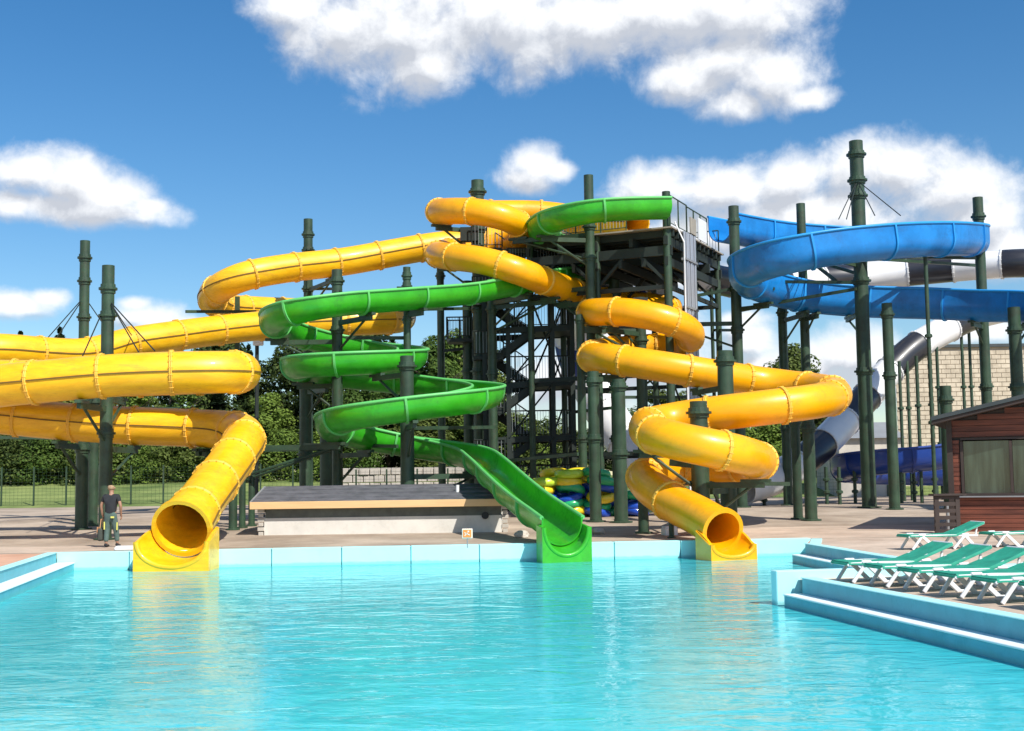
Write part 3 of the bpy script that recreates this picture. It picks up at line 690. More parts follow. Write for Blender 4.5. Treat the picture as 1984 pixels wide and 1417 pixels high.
# guy rods
def rods(ci, z_off, targets, r_=.022):
    root, base, top, cr_ = cols[ci]
    for (px, py, Y) in targets:
        G().rod(Vector((top.x, top.y, W(COLS[ci][0], z_off, COLS[ci][2]).z)), W(px, py, Y), r_, 5).build('guy_rod', 'steel_dark', root)
rods(15, 350, [(1625, 425, 51), (1640, 425, 50.5), (1695, 418, 50), (1745, 418, 50.5)])
rods(0, 575, [(88, 660, 51), (110, 655, 51.5), (215, 650, 53)])
rods(1, 580, [(300, 680, 40), (270, 685, 40.2), (255, 650, 53), (160, 690, 41)])
rods(2, 480, [(570, 500, 59), (560, 515, 59), (640, 500, 60)])
rods(3, 560, [(610, 600, 47), (700, 590, 48)])
thin_src = None
for i, (px, py, Y) in enumerate(THIN):
    top = W(px, py, Y); zb = gz(Y)
    descr = ['left post of the first thin pair before the brick building', 'right post of the first thin pair before the brick building', 'very tall thin post in front of the blue ring', 'thin post under the banded tube, right of the tall thin one', 'thin post with collar left of the flat-topped column', 'left post of the thin pair nearest the cabin roof', 'right post of the thin pair nearest the cabin roof', 'thin post close to the column with dark lower half', 'thin post just left of the grey pipes', 'thin post just right of the grey pipes', 'second thin post right of the grey pipes', 'low thin post under the end of the banded tube', 'low post under the left bend of the low blue slide', 'second low post under the left bend of the low blue slide', 'low post left of the low blue slide','low post under the middle of the low blue slide','rear low post under the middle of the low blue slide','low post under the right part of the low blue slide'][i]
    root = empty('thin_post', (top.x, top.y, zb), descr, 'post', 'thin green steel posts')
    G().rod((top.x, top.y, zb), top, .085, 8).build('shaft', 'steel', root, True)
    for f_ in (.33, .66):
        G().lathe((top.x, top.y, zb + (top.z - zb) * f_), [(.10, -.08), (.16, -.05), (.16, .05), (.10, .08)], 10).build('collar', 'steel', root)

# ------------------------------------------------------------------ slide tower
Fc = Vector((6.5, 52.3, 0)); e1 = Vector((-5.35, 2.5, 0)).normalized(); e2 = Vector((2.5, 5.35, 0)).normalized()
ZP = 12.45; L1 = 6.3; L2 = 7.4
tw = empty('slide_tower', (Fc.x, Fc.y, gz(52)), 'dark green steel slide tower with a railed start platform on top', 'tower')
T_ = lambda a, b_, z: Vector((Fc.x, Fc.y, 0)) + e1 * a + e2 * b_ + Vector((0, 0, z))
tw_rz = math.atan2(e1.y, e1.x)
def slab(a0, a1, b0, b1, z0, z1, name, m_, par=tw):
    g_ = G().prism([tuple(T_(a, b_, 0))[:2] for a, b_ in ((a1, b0), (a0, b0), (a0, b1), (a1, b1))], z0, z1)
    return g_.build(name, m_, par)
for (a, b_) in ((.1, .1), (L1, .1), (.1, L2), (L1, L2), (3.2, .1), (3.2, L2), (L1, 3.7), (.1, 3.7)):
    tall = (a, b_) == (.1, .1)
    G().rod(T_(a, b_, gz(55)), T_(a, b_, ZP + (1.5 if tall else -.1)), .17 if tall else .14, 12).build('leg', 'steel', tw, True)
nplank = 24
for i in range(nplank):
    w_ = (L2 + .3) / nplank
    slab(-.2, L1 + .2, -.15 + i * w_ + .01, -.15 + (i + 1) * w_ - .01, ZP - .06, ZP, 'plank', 'deckwood')
for i in range(12):
    b_ = .25 + i * (L2 - .5) / 11
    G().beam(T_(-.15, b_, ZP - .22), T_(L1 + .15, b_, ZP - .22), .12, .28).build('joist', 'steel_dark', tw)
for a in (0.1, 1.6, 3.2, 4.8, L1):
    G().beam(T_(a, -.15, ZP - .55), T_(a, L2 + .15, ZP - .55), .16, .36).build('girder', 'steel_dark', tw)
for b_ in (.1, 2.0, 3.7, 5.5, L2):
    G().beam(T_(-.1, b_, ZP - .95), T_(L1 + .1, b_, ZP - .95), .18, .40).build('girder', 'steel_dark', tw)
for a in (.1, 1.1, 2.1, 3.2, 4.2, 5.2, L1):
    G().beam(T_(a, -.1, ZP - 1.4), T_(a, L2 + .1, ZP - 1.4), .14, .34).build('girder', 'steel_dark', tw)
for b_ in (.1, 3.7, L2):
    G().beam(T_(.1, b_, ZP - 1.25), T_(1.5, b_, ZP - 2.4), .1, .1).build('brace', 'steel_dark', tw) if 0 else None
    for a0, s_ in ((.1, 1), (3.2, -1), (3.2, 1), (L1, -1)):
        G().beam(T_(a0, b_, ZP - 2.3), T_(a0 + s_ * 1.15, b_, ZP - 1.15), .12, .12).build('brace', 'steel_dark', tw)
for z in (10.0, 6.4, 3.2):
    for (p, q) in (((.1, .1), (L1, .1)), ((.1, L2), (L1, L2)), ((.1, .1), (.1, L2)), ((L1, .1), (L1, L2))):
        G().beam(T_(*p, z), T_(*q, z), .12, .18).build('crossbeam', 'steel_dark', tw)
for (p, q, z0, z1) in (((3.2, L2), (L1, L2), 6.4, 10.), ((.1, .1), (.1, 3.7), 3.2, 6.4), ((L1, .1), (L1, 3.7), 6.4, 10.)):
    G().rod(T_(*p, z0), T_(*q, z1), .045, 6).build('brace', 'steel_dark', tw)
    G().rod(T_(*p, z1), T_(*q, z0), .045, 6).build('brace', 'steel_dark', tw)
def railing(par, a, b_, h=1.1, pick=.14, m_='steel', pm='rail', name='railing'):
    a = Vector(a); b_ = Vector(b_); L = (b_ - a).length; z = Vector((0, 0, h)); g_ = G()
    for k in range(max(2, int(L / 1.3) + 1) + 1):
        p = a.lerp(b_, k / max(2, int(L / 1.3) + 1)); g_.rod(p, p + z, .03, 6)
    g_.rod(a + z, b_ + z, .03, 6); g_.rod(a + z * .12, b_ + z * .12, .02, 5)
    o = g_.build(name, m_, par)
    s_ = G()
    n = int(L / pick)
    for k in range(1, n):
        p = a.lerp(b_, k / n); s_.rod(p + z * .12, p + z, .011, 4, caps=False)
    o2 = s_.build('pickets', pm, o); o2['kind'] = 'stuff'
    return o
railing(tw, T_(-.1, -.1, ZP), T_(-.1, 2.2, ZP), 1.3); railing(tw, T_(-.1, 2.2, ZP), T_(-.1, 5.2, ZP), 1.25)
railing(tw, T_(1.8, -.1, ZP), T_(5.2, -.1, ZP)); railing(tw, T_(L1, -.1, ZP), T_(L1, 1.2, ZP))
railing(tw, T_(L1, 3.2, ZP), T_(L1, L2, ZP)); railing(tw, T_(0, L2, ZP), T_(L1, L2, ZP))
# pale boards on the railing near the blue slide's start
G().box(T_(-.16, 4.3, ZP + .55), (.05, 1.2, .95), math.atan2(e2.y, e2.x) - math.pi / 2).build('white_board', 'white_plastic', tw)
G().box(T_(-.16, 2.9, ZP + .5), (.05, .8, .7), math.atan2(e2.y, e2.x) - math.pi / 2).build('pale_board', 'deckwood', tw)
# slide start tubs on the platform
# water supply pipes
pp = empty('supply_pipes', tuple(T_(-.45, 1.2, gz(53))), 'bundle of grey vertical water pipes running up to the platform', 'pipes')
for k in range(6):
    p = T_(-.42 - .02 * (k % 2), .75 + k * .27, 0)
    G().rod((p.x, p.y, gz(53)), (p.x, p.y, ZP - .1 - .0 * k), .07, 8).build('pipe', 'galv', pp, True)
for z in (11.2, 9.2, 8.0, 6.0, 4.0, 2.0):
    a = T_(-.42, .65, z); b_ = T_(-.42, 2.25, z); G().beam(a, b_, .22, .09).build('clamp', 'metalgrey', pp)
hp = G().path([T_(-.1, .55, ZP + .3), T_(-.5, .5, ZP - .6), T_(-.45, .62, ZP - 2.5), T_(-.45, .62, gz(53))], .03)
tag(hp.build('hose', 'white_plastic'), 'pale hose hanging beside the bundle of grey water pipes', 'hose')

# stair tower
st = empty('stair_tower', tuple(W(1010, 950, 57).xy) + (gz(57),), 'dark steel stair tower with zigzag flights left of the slide tower', 'stairs')
S_ = lambda px, Y, z: Vector(((px - 992) / F * 56.5, Y, z))
xs = [S_(940, 0, 0).x, S_(985, 0, 0).x, S_(1070, 0, 0).x, S_(1108, 0, 0).x]
for x in xs:
    for Y in (55.6, 58.6):
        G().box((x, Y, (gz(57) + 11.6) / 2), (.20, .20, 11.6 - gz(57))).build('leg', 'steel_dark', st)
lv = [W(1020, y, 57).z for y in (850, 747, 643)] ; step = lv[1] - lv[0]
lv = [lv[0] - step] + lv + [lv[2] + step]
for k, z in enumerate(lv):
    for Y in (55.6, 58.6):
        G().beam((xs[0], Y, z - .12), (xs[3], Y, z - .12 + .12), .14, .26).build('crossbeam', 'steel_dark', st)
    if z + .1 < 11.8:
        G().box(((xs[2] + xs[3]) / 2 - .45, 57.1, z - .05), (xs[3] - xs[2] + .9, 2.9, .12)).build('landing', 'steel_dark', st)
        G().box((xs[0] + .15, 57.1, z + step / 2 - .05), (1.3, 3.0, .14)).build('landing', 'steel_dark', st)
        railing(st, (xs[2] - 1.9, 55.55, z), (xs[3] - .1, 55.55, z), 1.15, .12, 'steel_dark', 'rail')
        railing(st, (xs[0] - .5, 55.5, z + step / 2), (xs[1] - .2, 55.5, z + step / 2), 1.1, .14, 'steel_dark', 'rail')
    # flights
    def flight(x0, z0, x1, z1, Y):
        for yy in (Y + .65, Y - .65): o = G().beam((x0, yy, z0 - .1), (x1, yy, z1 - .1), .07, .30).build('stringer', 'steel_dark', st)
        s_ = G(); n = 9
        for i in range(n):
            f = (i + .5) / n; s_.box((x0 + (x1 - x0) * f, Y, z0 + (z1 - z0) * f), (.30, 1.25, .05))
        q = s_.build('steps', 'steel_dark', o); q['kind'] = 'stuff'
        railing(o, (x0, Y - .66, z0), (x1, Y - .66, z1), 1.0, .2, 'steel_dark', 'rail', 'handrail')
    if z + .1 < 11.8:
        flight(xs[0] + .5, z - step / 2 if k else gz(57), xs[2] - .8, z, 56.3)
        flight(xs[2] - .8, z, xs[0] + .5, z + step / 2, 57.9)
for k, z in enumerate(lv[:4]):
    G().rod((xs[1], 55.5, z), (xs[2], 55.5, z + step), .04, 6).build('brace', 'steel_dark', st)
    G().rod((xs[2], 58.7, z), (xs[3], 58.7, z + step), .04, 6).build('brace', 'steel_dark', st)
# small side landing held by the thin column
sl = empty('side_landing', tuple(W(888, 655, 57).xy) + (W(888, 655, 57).z,), 'small railed side landing left of the stair tower', 'landing')
a = W(866, 657, 57); zz = a.z; x1 = W(915, 657, 57).x
G().box(((a.x + x1) / 2, 57.4, zz - .08), (x1 - a.x, 1.2, .14)).build('landing_plate', 'steel_dark', sl)
railing(sl, (a.x, 56.85, zz), (x1, 56.85, zz), .95, .12, 'steel_dark'); railing(sl, (a.x, 58, zz), (x1, 58, zz), .95, .12, 'steel_dark'); railing(sl, (a.x, 56.85, zz), (a.x, 58, zz), .95, .12, 'steel_dark')
G().beam((a.x - .2, 57.4, zz - .5), (xs[0], 57.4, zz - .3), .1, .12).build('beam', 'steel_dark', sl)

# a frame of beams tying the columns of the blue ring
def strut(px0, py0, Y0, px1, py1, Y1, parent, w=.11, h=.13, name='strut', m_='steel'):
    return G().beam(W(px0, py0, Y0), W(px1, py1, Y1), w, h).build(name, m_, parent)
cr15 = cols[15][0]
for s_ in ((1668, 498, 54.2, 1890, 500, 56), (1668, 500, 54.2, 1900, 515, 60), (1660, 515, 54.2, 1555, 490, 51), (1660, 530, 54.2, 1560, 500, 58), (1560, 498, 58, 1620, 545, 55), (1660, 505, 54.2, 1760, 480, 51), (1660, 560, 54, 1430, 600, 57), (1660, 548, 54, 1420, 545, 57), (1666, 505, 54, 1800, 495, 52.5)):
    strut(*s_, cr15)
cr12 = cols[12][0]
for s_ in ((1421, 560, 56.5, 1340, 575, 57), (1421, 605, 56.5, 1550, 580, 58), (1421, 640, 56.5, 1385, 640, 60), (1421, 548, 56.5, 1500, 560, 55)):
    strut(*s_, cr12)
for s_ in ((165, 660, 52.5, 60, 655, 51), (165, 790, 52.5, 350, 792, 52), (165, 770, 52.5, 0, 772, 52), (165, 850, 52.5, 0, 848, 50)):
    strut(*s_, cols[0][0], .09, .11)
strut(360, 604, 58, 600, 604, 62.3, cols[2][0]); strut(460, 575, 60, 460, 680, 60, cols[2][0], .2, .2); strut(597, 560, 62.5, 655, 560, 60, cols[2][0])
strut(788, 655, 50, 670, 655, 50, cols[4][0]); strut(788, 600, 50, 910, 598, 56, cols[4][0]); strut(770, 580, 50, 800, 580, 50, cols[4][0], .7, .9, 'bracket_box', 'steel_dark')
strut(770, 865, 47, 590, 862, 51, cols[5][0]); strut(788, 830, 46, 960, 828, 52, cols[5][0])
strut(1190, 770, 55, 1420, 770, 56, cols[8][0]); strut(1120, 760, 55, 1200, 760, 55, cols[8][0]); strut(1190, 790, 55, 1100, 800, 56, cols[8][0]); strut(1250, 935, 42, 1530, 938, 42, cols[11][0]); strut(1353, 900, 39.4, 1300, 895, 40, cols[11][0], .2, .25)
strut(1120, 880, 52, 960, 895, 56, cols[20][0]); strut(1124, 640, 52.2, 1190, 640, 55, cols[20][0])
# machine boxes on the columns by the tower
G().box(W(925, 455, 56) + Vector((-.35, 0, 0)), (.8, .5, .6)).build('bracket_box', 'steel_dark', cols[6][0])
G().box(W(1240, 590, 52.6), (.6, .5, .5)).build('bracket_box', 'steel_dark', cols[9][0])

# floodlights on a pole, seen behind the left yellow tubes
fp = W(498, 652, 66); fr_ = empty('floodlight_pole', (fp.x, fp.y, .85), 'pole with white floodlight heads behind the left bulb of yellow tube', 'floodlight')
G().rod((fp.x, fp.y, .85), fp, .10, 10).build('pole', 'steel_dark', fr_)
for dx, dz in ((-.7, -.1), (.05, .15), (.1, -.35)):
    q = fp + Vector((dx, -.2, dz)); G().box(q, (.55, .3, .3), .2).build('lamp_head', 'white_plastic', fr_, bevel=.05)
    G().rod(q, fp, .03, 5).build('bracket', 'steel_dark', fr_)

# ------------------------------------------------------------------ pump house
hb = empty('pump_house', (0, 0, 0), 'low pale pump house with grey felt roof behind the far pool wall', 'building')
c0 = onz(510, 1040, .45); Yh = 42.6; hz = gz(Yh)
xl = W(512, 1000, Yh).x; xr = W(972, 1000, Yh).x; hb.location = ((xl + xr) / 2, Yh, hz)
wtop = W(700, 1002, Yh).z; etop = W(740, 970, Yh - .5).z; eb = W(740, 983, Yh - .5).z
zpl = W(740, 1036, Yh).z; zb_ = hz - .1
def hbx(x0, x1, y0, y1, z0, z1, n, m_, par=hb, bevel=0): return G().box(((x0 + x1) / 2, (y0 + y1) / 2, (z0 + z1) / 2), (x1 - x0, y1 - y0, z1 - z0)).build(n, m_, par, bevel=bevel)
hbx(xl, xr, Yh, Yh + 4.4, zpl, wtop, 'wall', 'hutwall'); hbx(xl - .03, xr + .03, Yh - .05, Yh + 4.45, zb_ - .1, zpl, 'plinth', 'plinth')
hbx(xl + .03, xr - .03, Yh + .03, Yh + 4.37, wtop, eb + .02, 'eave_shadow', 'darkboard_shade')  # dark strip stands in for the shadow the eave casts on the wall
for k in range(6):
    x = xl + (k + .7) * (xr - xl) / 6.3; hbx(x - .16, x + .16, Yh - .06, Yh + .1, zpl - .17, zpl - .02, 'vent', 'black')
x0 = xl - .42; x1 = xr + .32
ridge_z = W(740, 943, Yh + 2.2).z
rf = G(); th = .07
for sgn in (1,):
    a = Vector((x0, Yh - .26, eb + .16)); b_ = Vector((x1, Yh - .26, eb + .16)); c = Vector((x1 - .0, Yh + 2.2, ridge_z)); d_ = Vector((x0, Yh + 2.2, ridge_z)); e_ = Vector((x1, Yh + 4.9, eb + .16)); f_ = Vector((x0, Yh + 4.9, eb + .16))
ncl = 12
for row, (q0, q1) in enumerate(((a, d_),)):
    for r_ in range(4):
        f0, f1 = r_ / 4, (r_ + 1) / 4
        l0 = a.lerp(d_, f0); l1 = a.lerp(d_, f1); r0 = b_.lerp(c, f0); r1 = b_.lerp(c, f1); o = Vector((0, -.0, .02 if r_ else .02))
        g_ = G(); nz = Vector((0, 0, th))
        g_.quadstrip([[l0 + nz * .25, r0 + nz * .25, r1 - nz * .1, l1 - nz * .1], [l0 + nz, r0 + nz, r1 + nz * .5, l1 + nz * .5]], True, True); g_.build('roof_strip', 'felt', hb)
g_ = G(); g_.quadstrip([[d_, c, e_, f_], [q + Vector((0, 0, th * .9)) for q in (d_, c, e_, f_)]], True, True); g_.build('roof', 'felt', hb)
for x in (x0 + .02, x1 - .02):
    g_ = G(); g_.beam((x, Yh - .26, eb + .14), (x, Yh + 2.2, ridge_z - .02), .06, .18); g_.build('barge_board', 'metalgrey', hb)
for x in (xl + .05, xr - .05):
    g_ = G().prism([(x - .06, Yh + .05), (x + .06, Yh + .05), (x + .06, Yh + 4.3), (x - .06, Yh + 4.3)], eb, eb + .05); g_.build('gable_wall', 'darkboard_shade', hb)
    G().quadstrip
    t_ = G(); t_.quadstrip([[Vector((x + dx, Yh + .05, eb + .03)), Vector((x + dx, Yh + 4.3, eb + .03)), Vector((x + dx, Yh + 2.2, ridge_z - .03))] for dx in (-.06, .06)], True, True); t_.build('gable_wall', 'darkboard_shade', hb)
hbx(x0, x1, Yh - .32, Yh - .26, eb - .02, etop, 'fascia', 'fascia', bevel=.008)
hbx(x0, x1, Yh - .26, Yh + .02, eb + .0, eb + .03, 'soffit', 'darkboard_shade')
ps = W(940, 999, Yh - .05); G().rod((ps.x, Yh - .09, ps.z), (ps.x, Yh + .02, ps.z), .12, 16).build('round_vent', 'black', hb)
vp = W(887, 960, Yh + 1.2); G().rod((vp.x, Yh + 1.0, vp.z - .3), (vp.x, Yh + 1.0, vp.z + .35), .06, 10).build('vent_pipe', 'white_plastic', hb)
for x in (xl - .11, xr + .11):
    for k in range(6):
        z = zpl + (k + .5) * (eb - zpl) / 6; w2 = .22 if k % 2 else .16
        G().box((x, Yh + .12, z), (w2, .30, (eb - zpl) / 6 - .03)).build('quoin', 'stonegrey', hb, bevel=.01)

# ------------------------------------------------------------------ cabin at the right
cbY = 39.0; cz = .45
cb = empty('timber_cabin', tuple(onz(1868, 1030, .45)), 'dark red-brown timber cabin with sloping dark roof at the right edge', 'cabin')
xL = W(1867, 950, cbY).x; xR = xL + 7; yB = cbY + 6
z_sill = W(1925, 958, cbY).z; z_head = W(1925, 852, cbY).z; z_top = W(1870, 812, cbY).z
wx0 = W(1891, 900, cbY).x; wx1 = xL + 4.2
def plankwall(x0, x1, z0, z1, y, par, n, tk=.05, name='board'):
    h_ = (z1 - z0) / n
    for k in range(n):
        g_ = G().box(((x0 + x1) / 2, y + rnd.uniform(-.006, .006), z0 + h_ * (k + .5)), (x1 - x0, tk, h_ - .014)); g_.build(name, 'redwood', par)
slope = .22
G().prism([(xL + .04, cbY + .05), (xR, cbY + .05), (xR, yB), (xL + .04, yB)], .42, z_sill - .02).build('lower_wall', 'darkwood', cb)
G().prism([(xL + .04, cbY + .05), (xR, cbY + .05), (xR, yB), (xL + .04, yB)], z_head, z_top + .0).build('upper_wall', 'darkwood', cb)
G().prism([(xL + .04, cbY + .05), (wx0 - .02, cbY + .05), (wx0 - .02, yB), (xL + .04, yB)], z_sill - .02, z_head).build('side_wall', 'darkwood', cb)
G().prism([(wx1, cbY + .05), (xR, cbY + .05), (xR, yB), (wx1, yB)], z_sill - .02, z_head).build('side_wall', 'darkwood', cb)
G().prism([(wx0, yB - .2), (wx1, yB - .2), (wx1, yB), (wx0, yB)], z_sill - .02, z_head).build('back_wall', 'darkwood', cb)
plankwall(xL + .10, xR, .47, z_sill - .05, cbY, cb, 8)
ra = W(1850, 806, cbY - .7); rb = W(1984, 774, cbY - .7); sl_ = (rb.z - ra.z) / (rb.x - ra.x)
zz_ = z_head + .08
while zz_ < ra.z + sl_ * (xR - ra.x) - .45:
    xs_ = max(xL + .10, ra.x + (zz_ + .17 + .22 - ra.z) / sl_)
    G().box(((xs_ + xR) / 2, cbY + rnd.uniform(-.006, .006), zz_ + .085), (xR - xs_, .05, .158)).build('board', 'redwood', cb); zz_ += .172
plankwall(xL + .10, wx0 - .1, z_sill, z_head, cbY, cb, 12); plankwall(wx1 + .1, xR, z_sill, z_head, cbY, cb, 12)
wf = G()
wf.beam((wx0 - .05, cbY - .03, (z_sill)), (wx1 + .05, cbY - .03, z_sill), .10, .08); wf.beam((wx0 - .05, cbY - .03, z_head + .03), (wx1 + .05, cbY - .03, z_head + .03), .08, .07)
for x in (wx0 - .03, wx0 + 1.35, wx0 + 2.75, wx1 + .03): wf.box((x, cbY - .02, (z_sill + z_head) / 2), (.08, .09, z_head - z_sill - .1))
win = wf.build('window', 'darkwood', cb)
for x0_, x1_ in ((wx0 + .02, wx0 + 1.30), (wx0 + 1.40, wx0 + 2.70), (wx0 + 2.8, wx1)):
    G().box(((x0_ + x1_) / 2, cbY + .04, (z_sill + z_head) / 2), (x1_ - x0_, .02, z_head - z_sill - .08)).build('pane', 'glass', win)
G().box(((wx0 + wx1) / 2, cbY - .09, z_sill - .06), (wx1 - wx0 + .3, .16, .04)).build('sill', 'metalgrey', win)
G().box((xL + .04, cbY - .02, (z_top + .45) / 2), (.16, .16, z_top - .45)).build('corner_post', 'darkwood', cb)
G().rod((xL - .10, cbY - .1, .47), (xL - .10, cbY - .1, 1.35), .045, 8).build('downpipe', 'metalgrey', cb)
ra = W(1850, 806, cbY - .7); rb = W(1984, 774, cbY - .7); sl_ = (rb.z - ra.z) / (rb.x - ra.x)
for k, (dz, tk, m_, yo) in enumerate(((0, .12, 'roofdark', -.7), (-.13, .10, 'darkwood', -.66))):
    xe = xR + .3; g_ = G(); y0_, y1_ = cbY + yo, yB + .5
    p = lambda x, z: [Vector((x, y0_, z)), Vector((x, y1_, z))]
    za = ra.z + dz; ze = za + sl_ * (xe - ra.x)
    g_.quadstrip([[Vector((ra.x, y0_, za - tk)), Vector((ra.x, y0_, za)), Vector((ra.x, y1_, za)), Vector((ra.x, y1_, za - tk))], [Vector((xe, y0_, ze - tk)), Vector((xe, y0_, ze)), Vector((xe, y1_, ze)), Vector((xe, y1_, ze - tk))]], True, True)
    g_.build('roof' if k == 0 else 'roof_frame', m_, cb)
g_ = G(); z0_ = ra.z - .24
g_.quadstrip([[Vector((xL + .05, cbY + y_, z_top - .02)), Vector((xR, cbY + y_, z_top - .02)), Vector((xR, cbY + y_, z0_ + sl_ * (xR - ra.x))), Vector((xL + .05, cbY + y_, z0_ + sl_ * (xL - ra.x)))] for y_ in (.03, .15)], True, True); g_.build('gable', 'darkwood', cb)

cb.rotation_euler = (0, 0, R(-23))
# slatted stand left of the cabin
sp_ = W(1840, 1030, 38); ss = empty('slatted_rack', (sp_.x, 38, .45), 'brown slatted timber rack beside the cabin corner', 'rack')
xa, xb = W(1811, 1000, 38).x, W(1868, 1000, 38).x; zt = W(1840, 960, 38).z
for x in (xa, xb - .25): G().box((x + .06, 38, (zt + .45) / 2), (.12, .12, zt - .45)).build('upright', 'darkwood', ss)
for k in range(6):
    z = .55 + k * (zt - .6) / 5; G().box(((xa + xb) / 2 - .1, 37.97, z), (xb - xa - .15, .05, .11)).build('slat', 'darkwood', ss)
G().box(((xa + xb) / 2, 38.1, zt + .02), (xb - xa + .1, .5, .05)).build('top_board', 'darkwood', ss)

# ------------------------------------------------------------------ beige brick building far right
bY = 84.; bl = W(1738, 800, bY).x; bt = W(1860, 673, bY).z
bb = empty('brick_building', (bl + 8, bY, .85), 'large windowless beige brick building far behind on the right', 'building')
G().prism([(bl, bY), (bl + 26, bY), (bl + 30, bY + 14), (bl + 4.6, bY + 14)], .8, bt).build('wall', 'mortar', bb)
cs = G(); bh = .30; n = int((bt - .85) / bh)
for k in range(n):
    z = .85 + bh * (k + .5); off = (k % 2) * .30; x = bl
    x = bl + off
    while x < bl + 13.5:
        w_ = .60; cs.box((x + w_ / 2, bY - .02 - rnd.uniform(0, .02), z), (w_ - .03, .05, bh - .04)); x += w_
o = cs.build('brick_courses', 'brick', bb); o['kind'] = 'stuff'
G().prism([(bl - .2, bY - .2), (bl + 26.2, bY - .2), (bl + 30.2, bY + 14.2), (bl + 4.4, bY + 14.2)], bt - .02, bt + .18).build('roof_edge', 'roofdark', bb)
# grey gabled house seen below the banded tube
hY = 78; ha, hb2 = W(1625, 850, hY), W(1745, 850, hY)
gh = empty('gabled_house', ((ha.x + hb2.x) / 2, hY, .85), 'small far house with grey gabled roof behind the banded tube', 'building')
G().prism([(ha.x, hY), (hb2.x, hY), (hb2.x, hY + 6), (ha.x, hY + 6)], .8, ha.z).build('wall', 'stonegrey', gh)
t_ = G(); zt_ = W(1680, 815, hY).z; t_.quadstrip([[Vector((x, hY - .3, ha.z)), Vector((x, hY + 3, zt_)), Vector((x, hY + 6.3, ha.z))] for x in (ha.x - .2, hb2.x + .2)], True, True); t_.build('roof', 'metalgrey', gh)

# pale stone wall and sheds behind the pump house
sw = empty('stone_wall', (W(840, 930, 74).x, 74, .85), 'pale stone retaining wall behind the pump house', 'wall')
xa, xb = W(655, 930, 74).x, W(985, 930, 74).x; ns = 16
for r_ in range(5):
    for k in range(ns):
        w_ = (xb - xa) / ns; G().box((xa + w_ * (k + .5 + .4 * (r_ % 2)), 74 + rnd.uniform(-.05, .05), .85 + .42 * (r_ + .5)), (w_ - .04, .6, .39)).build('stone', 'stonegrey', sw, bevel=.03)
cbx = W(917, 933, 60); ub = empty('utility_box', (cbx.x, 60, .85), 'small white utility box behind the right end of the felt roof', 'box')
G().box((cbx.x, 60, 1.6), (.55, .4, 1.5)).build('cabinet', 'white_plastic', ub, bevel=.02); G().box((cbx.x, 59.97, 2.38), (.62, .5, .06)).build('lid', 'metalgrey', ub)

# ------------------------------------------------------------------ small things by the pool
sg = onz(905, 1063, .45); sg.y += .25
sn = empty('sign', (sg.x, sg.y, .475), 'small orange warning sign on a thin stake at the far pool edge', 'sign')
G().rod((sg.x, sg.y, .45), (sg.x, sg.y, .78), .016, 6).build('stake', 'metalgrey', sn)
sz = W(905, 1034, sg.y).z
G().box((sg.x, sg.y - .02, sz), (.28, .025, .26)).build('board', 'signwhite', sn, bevel=.01)
G().box((sg.x, sg.y - .038, sz), (.22, .008, .20)).build('print', 'orange', sn)
g_ = G(); g_.beam((sg.x - .07, sg.y - .046, sz - .055), (sg.x + .015, sg.y - .046, sz + .02), .006, .022); g_.beam((sg.x - .075, sg.y - .046, sz + .025), (sg.x + .07, sg.y - .046, sz - .04), .006, .022); g_.box((sg.x + .03, sg.y - .046, sz + .055), (.04, .006, .04)); g_.build('symbol', 'signwhite', sn)
def block(px, py, Y, dims, label, name, cat, m_='hutwall', rz=0.):
    p = W(px, py, Y); z = gz(Y); r_ = empty(name, (p.x, Y, z), label, cat)
    G().box((p.x, Y, z + dims[2] / 2), dims, rz).build('body', m_, r_, bevel=.03)
    G().box((p.x, Y, z + dims[2] + .015), (dims[0] * .9, dims[1] * .9, .03), rz).build('top', m_, r_, bevel=.01); return r_
block(1297, 1030, 39.5, (.42, .4, .27), 'pale concrete block on the ground left of the right outlet tube', 'concrete_block', 'block', 'white_plastic', .2)
block(250, 1056, 35.6, (.75, .3, .10), 'white flat box on the deck just right of the person', 'flat_box', 'box', 'white_plastic', .05)
# rocks
rk = []
for i, (px, py, Y, s_) in enumerate(((1160, 1020, 41, .22), (1010, 1030, 40, .25))):
    p = W(px, py, Y); z = gz(Y)
    import bmesh
    bm = bmesh.new(); bmesh.ops.create_icosphere(bm, subdivisions=2, radius=s_)
    for v in bm.verts: v.co *= rnd.uniform(.82, 1.12); v.co.z *= .6
    me = bpy.data.meshes.new('rock'); bm.to_mesh(me); bm.free(); me.materials.append(M['stonegrey'])
    o = add('rock', me, None, (p.x, Y, z + s_ * .35)); tag(o, ['pale rock on the gravel right of the green outlet', 'pale rock on the gravel left of the green outlet'][i], 'rock')

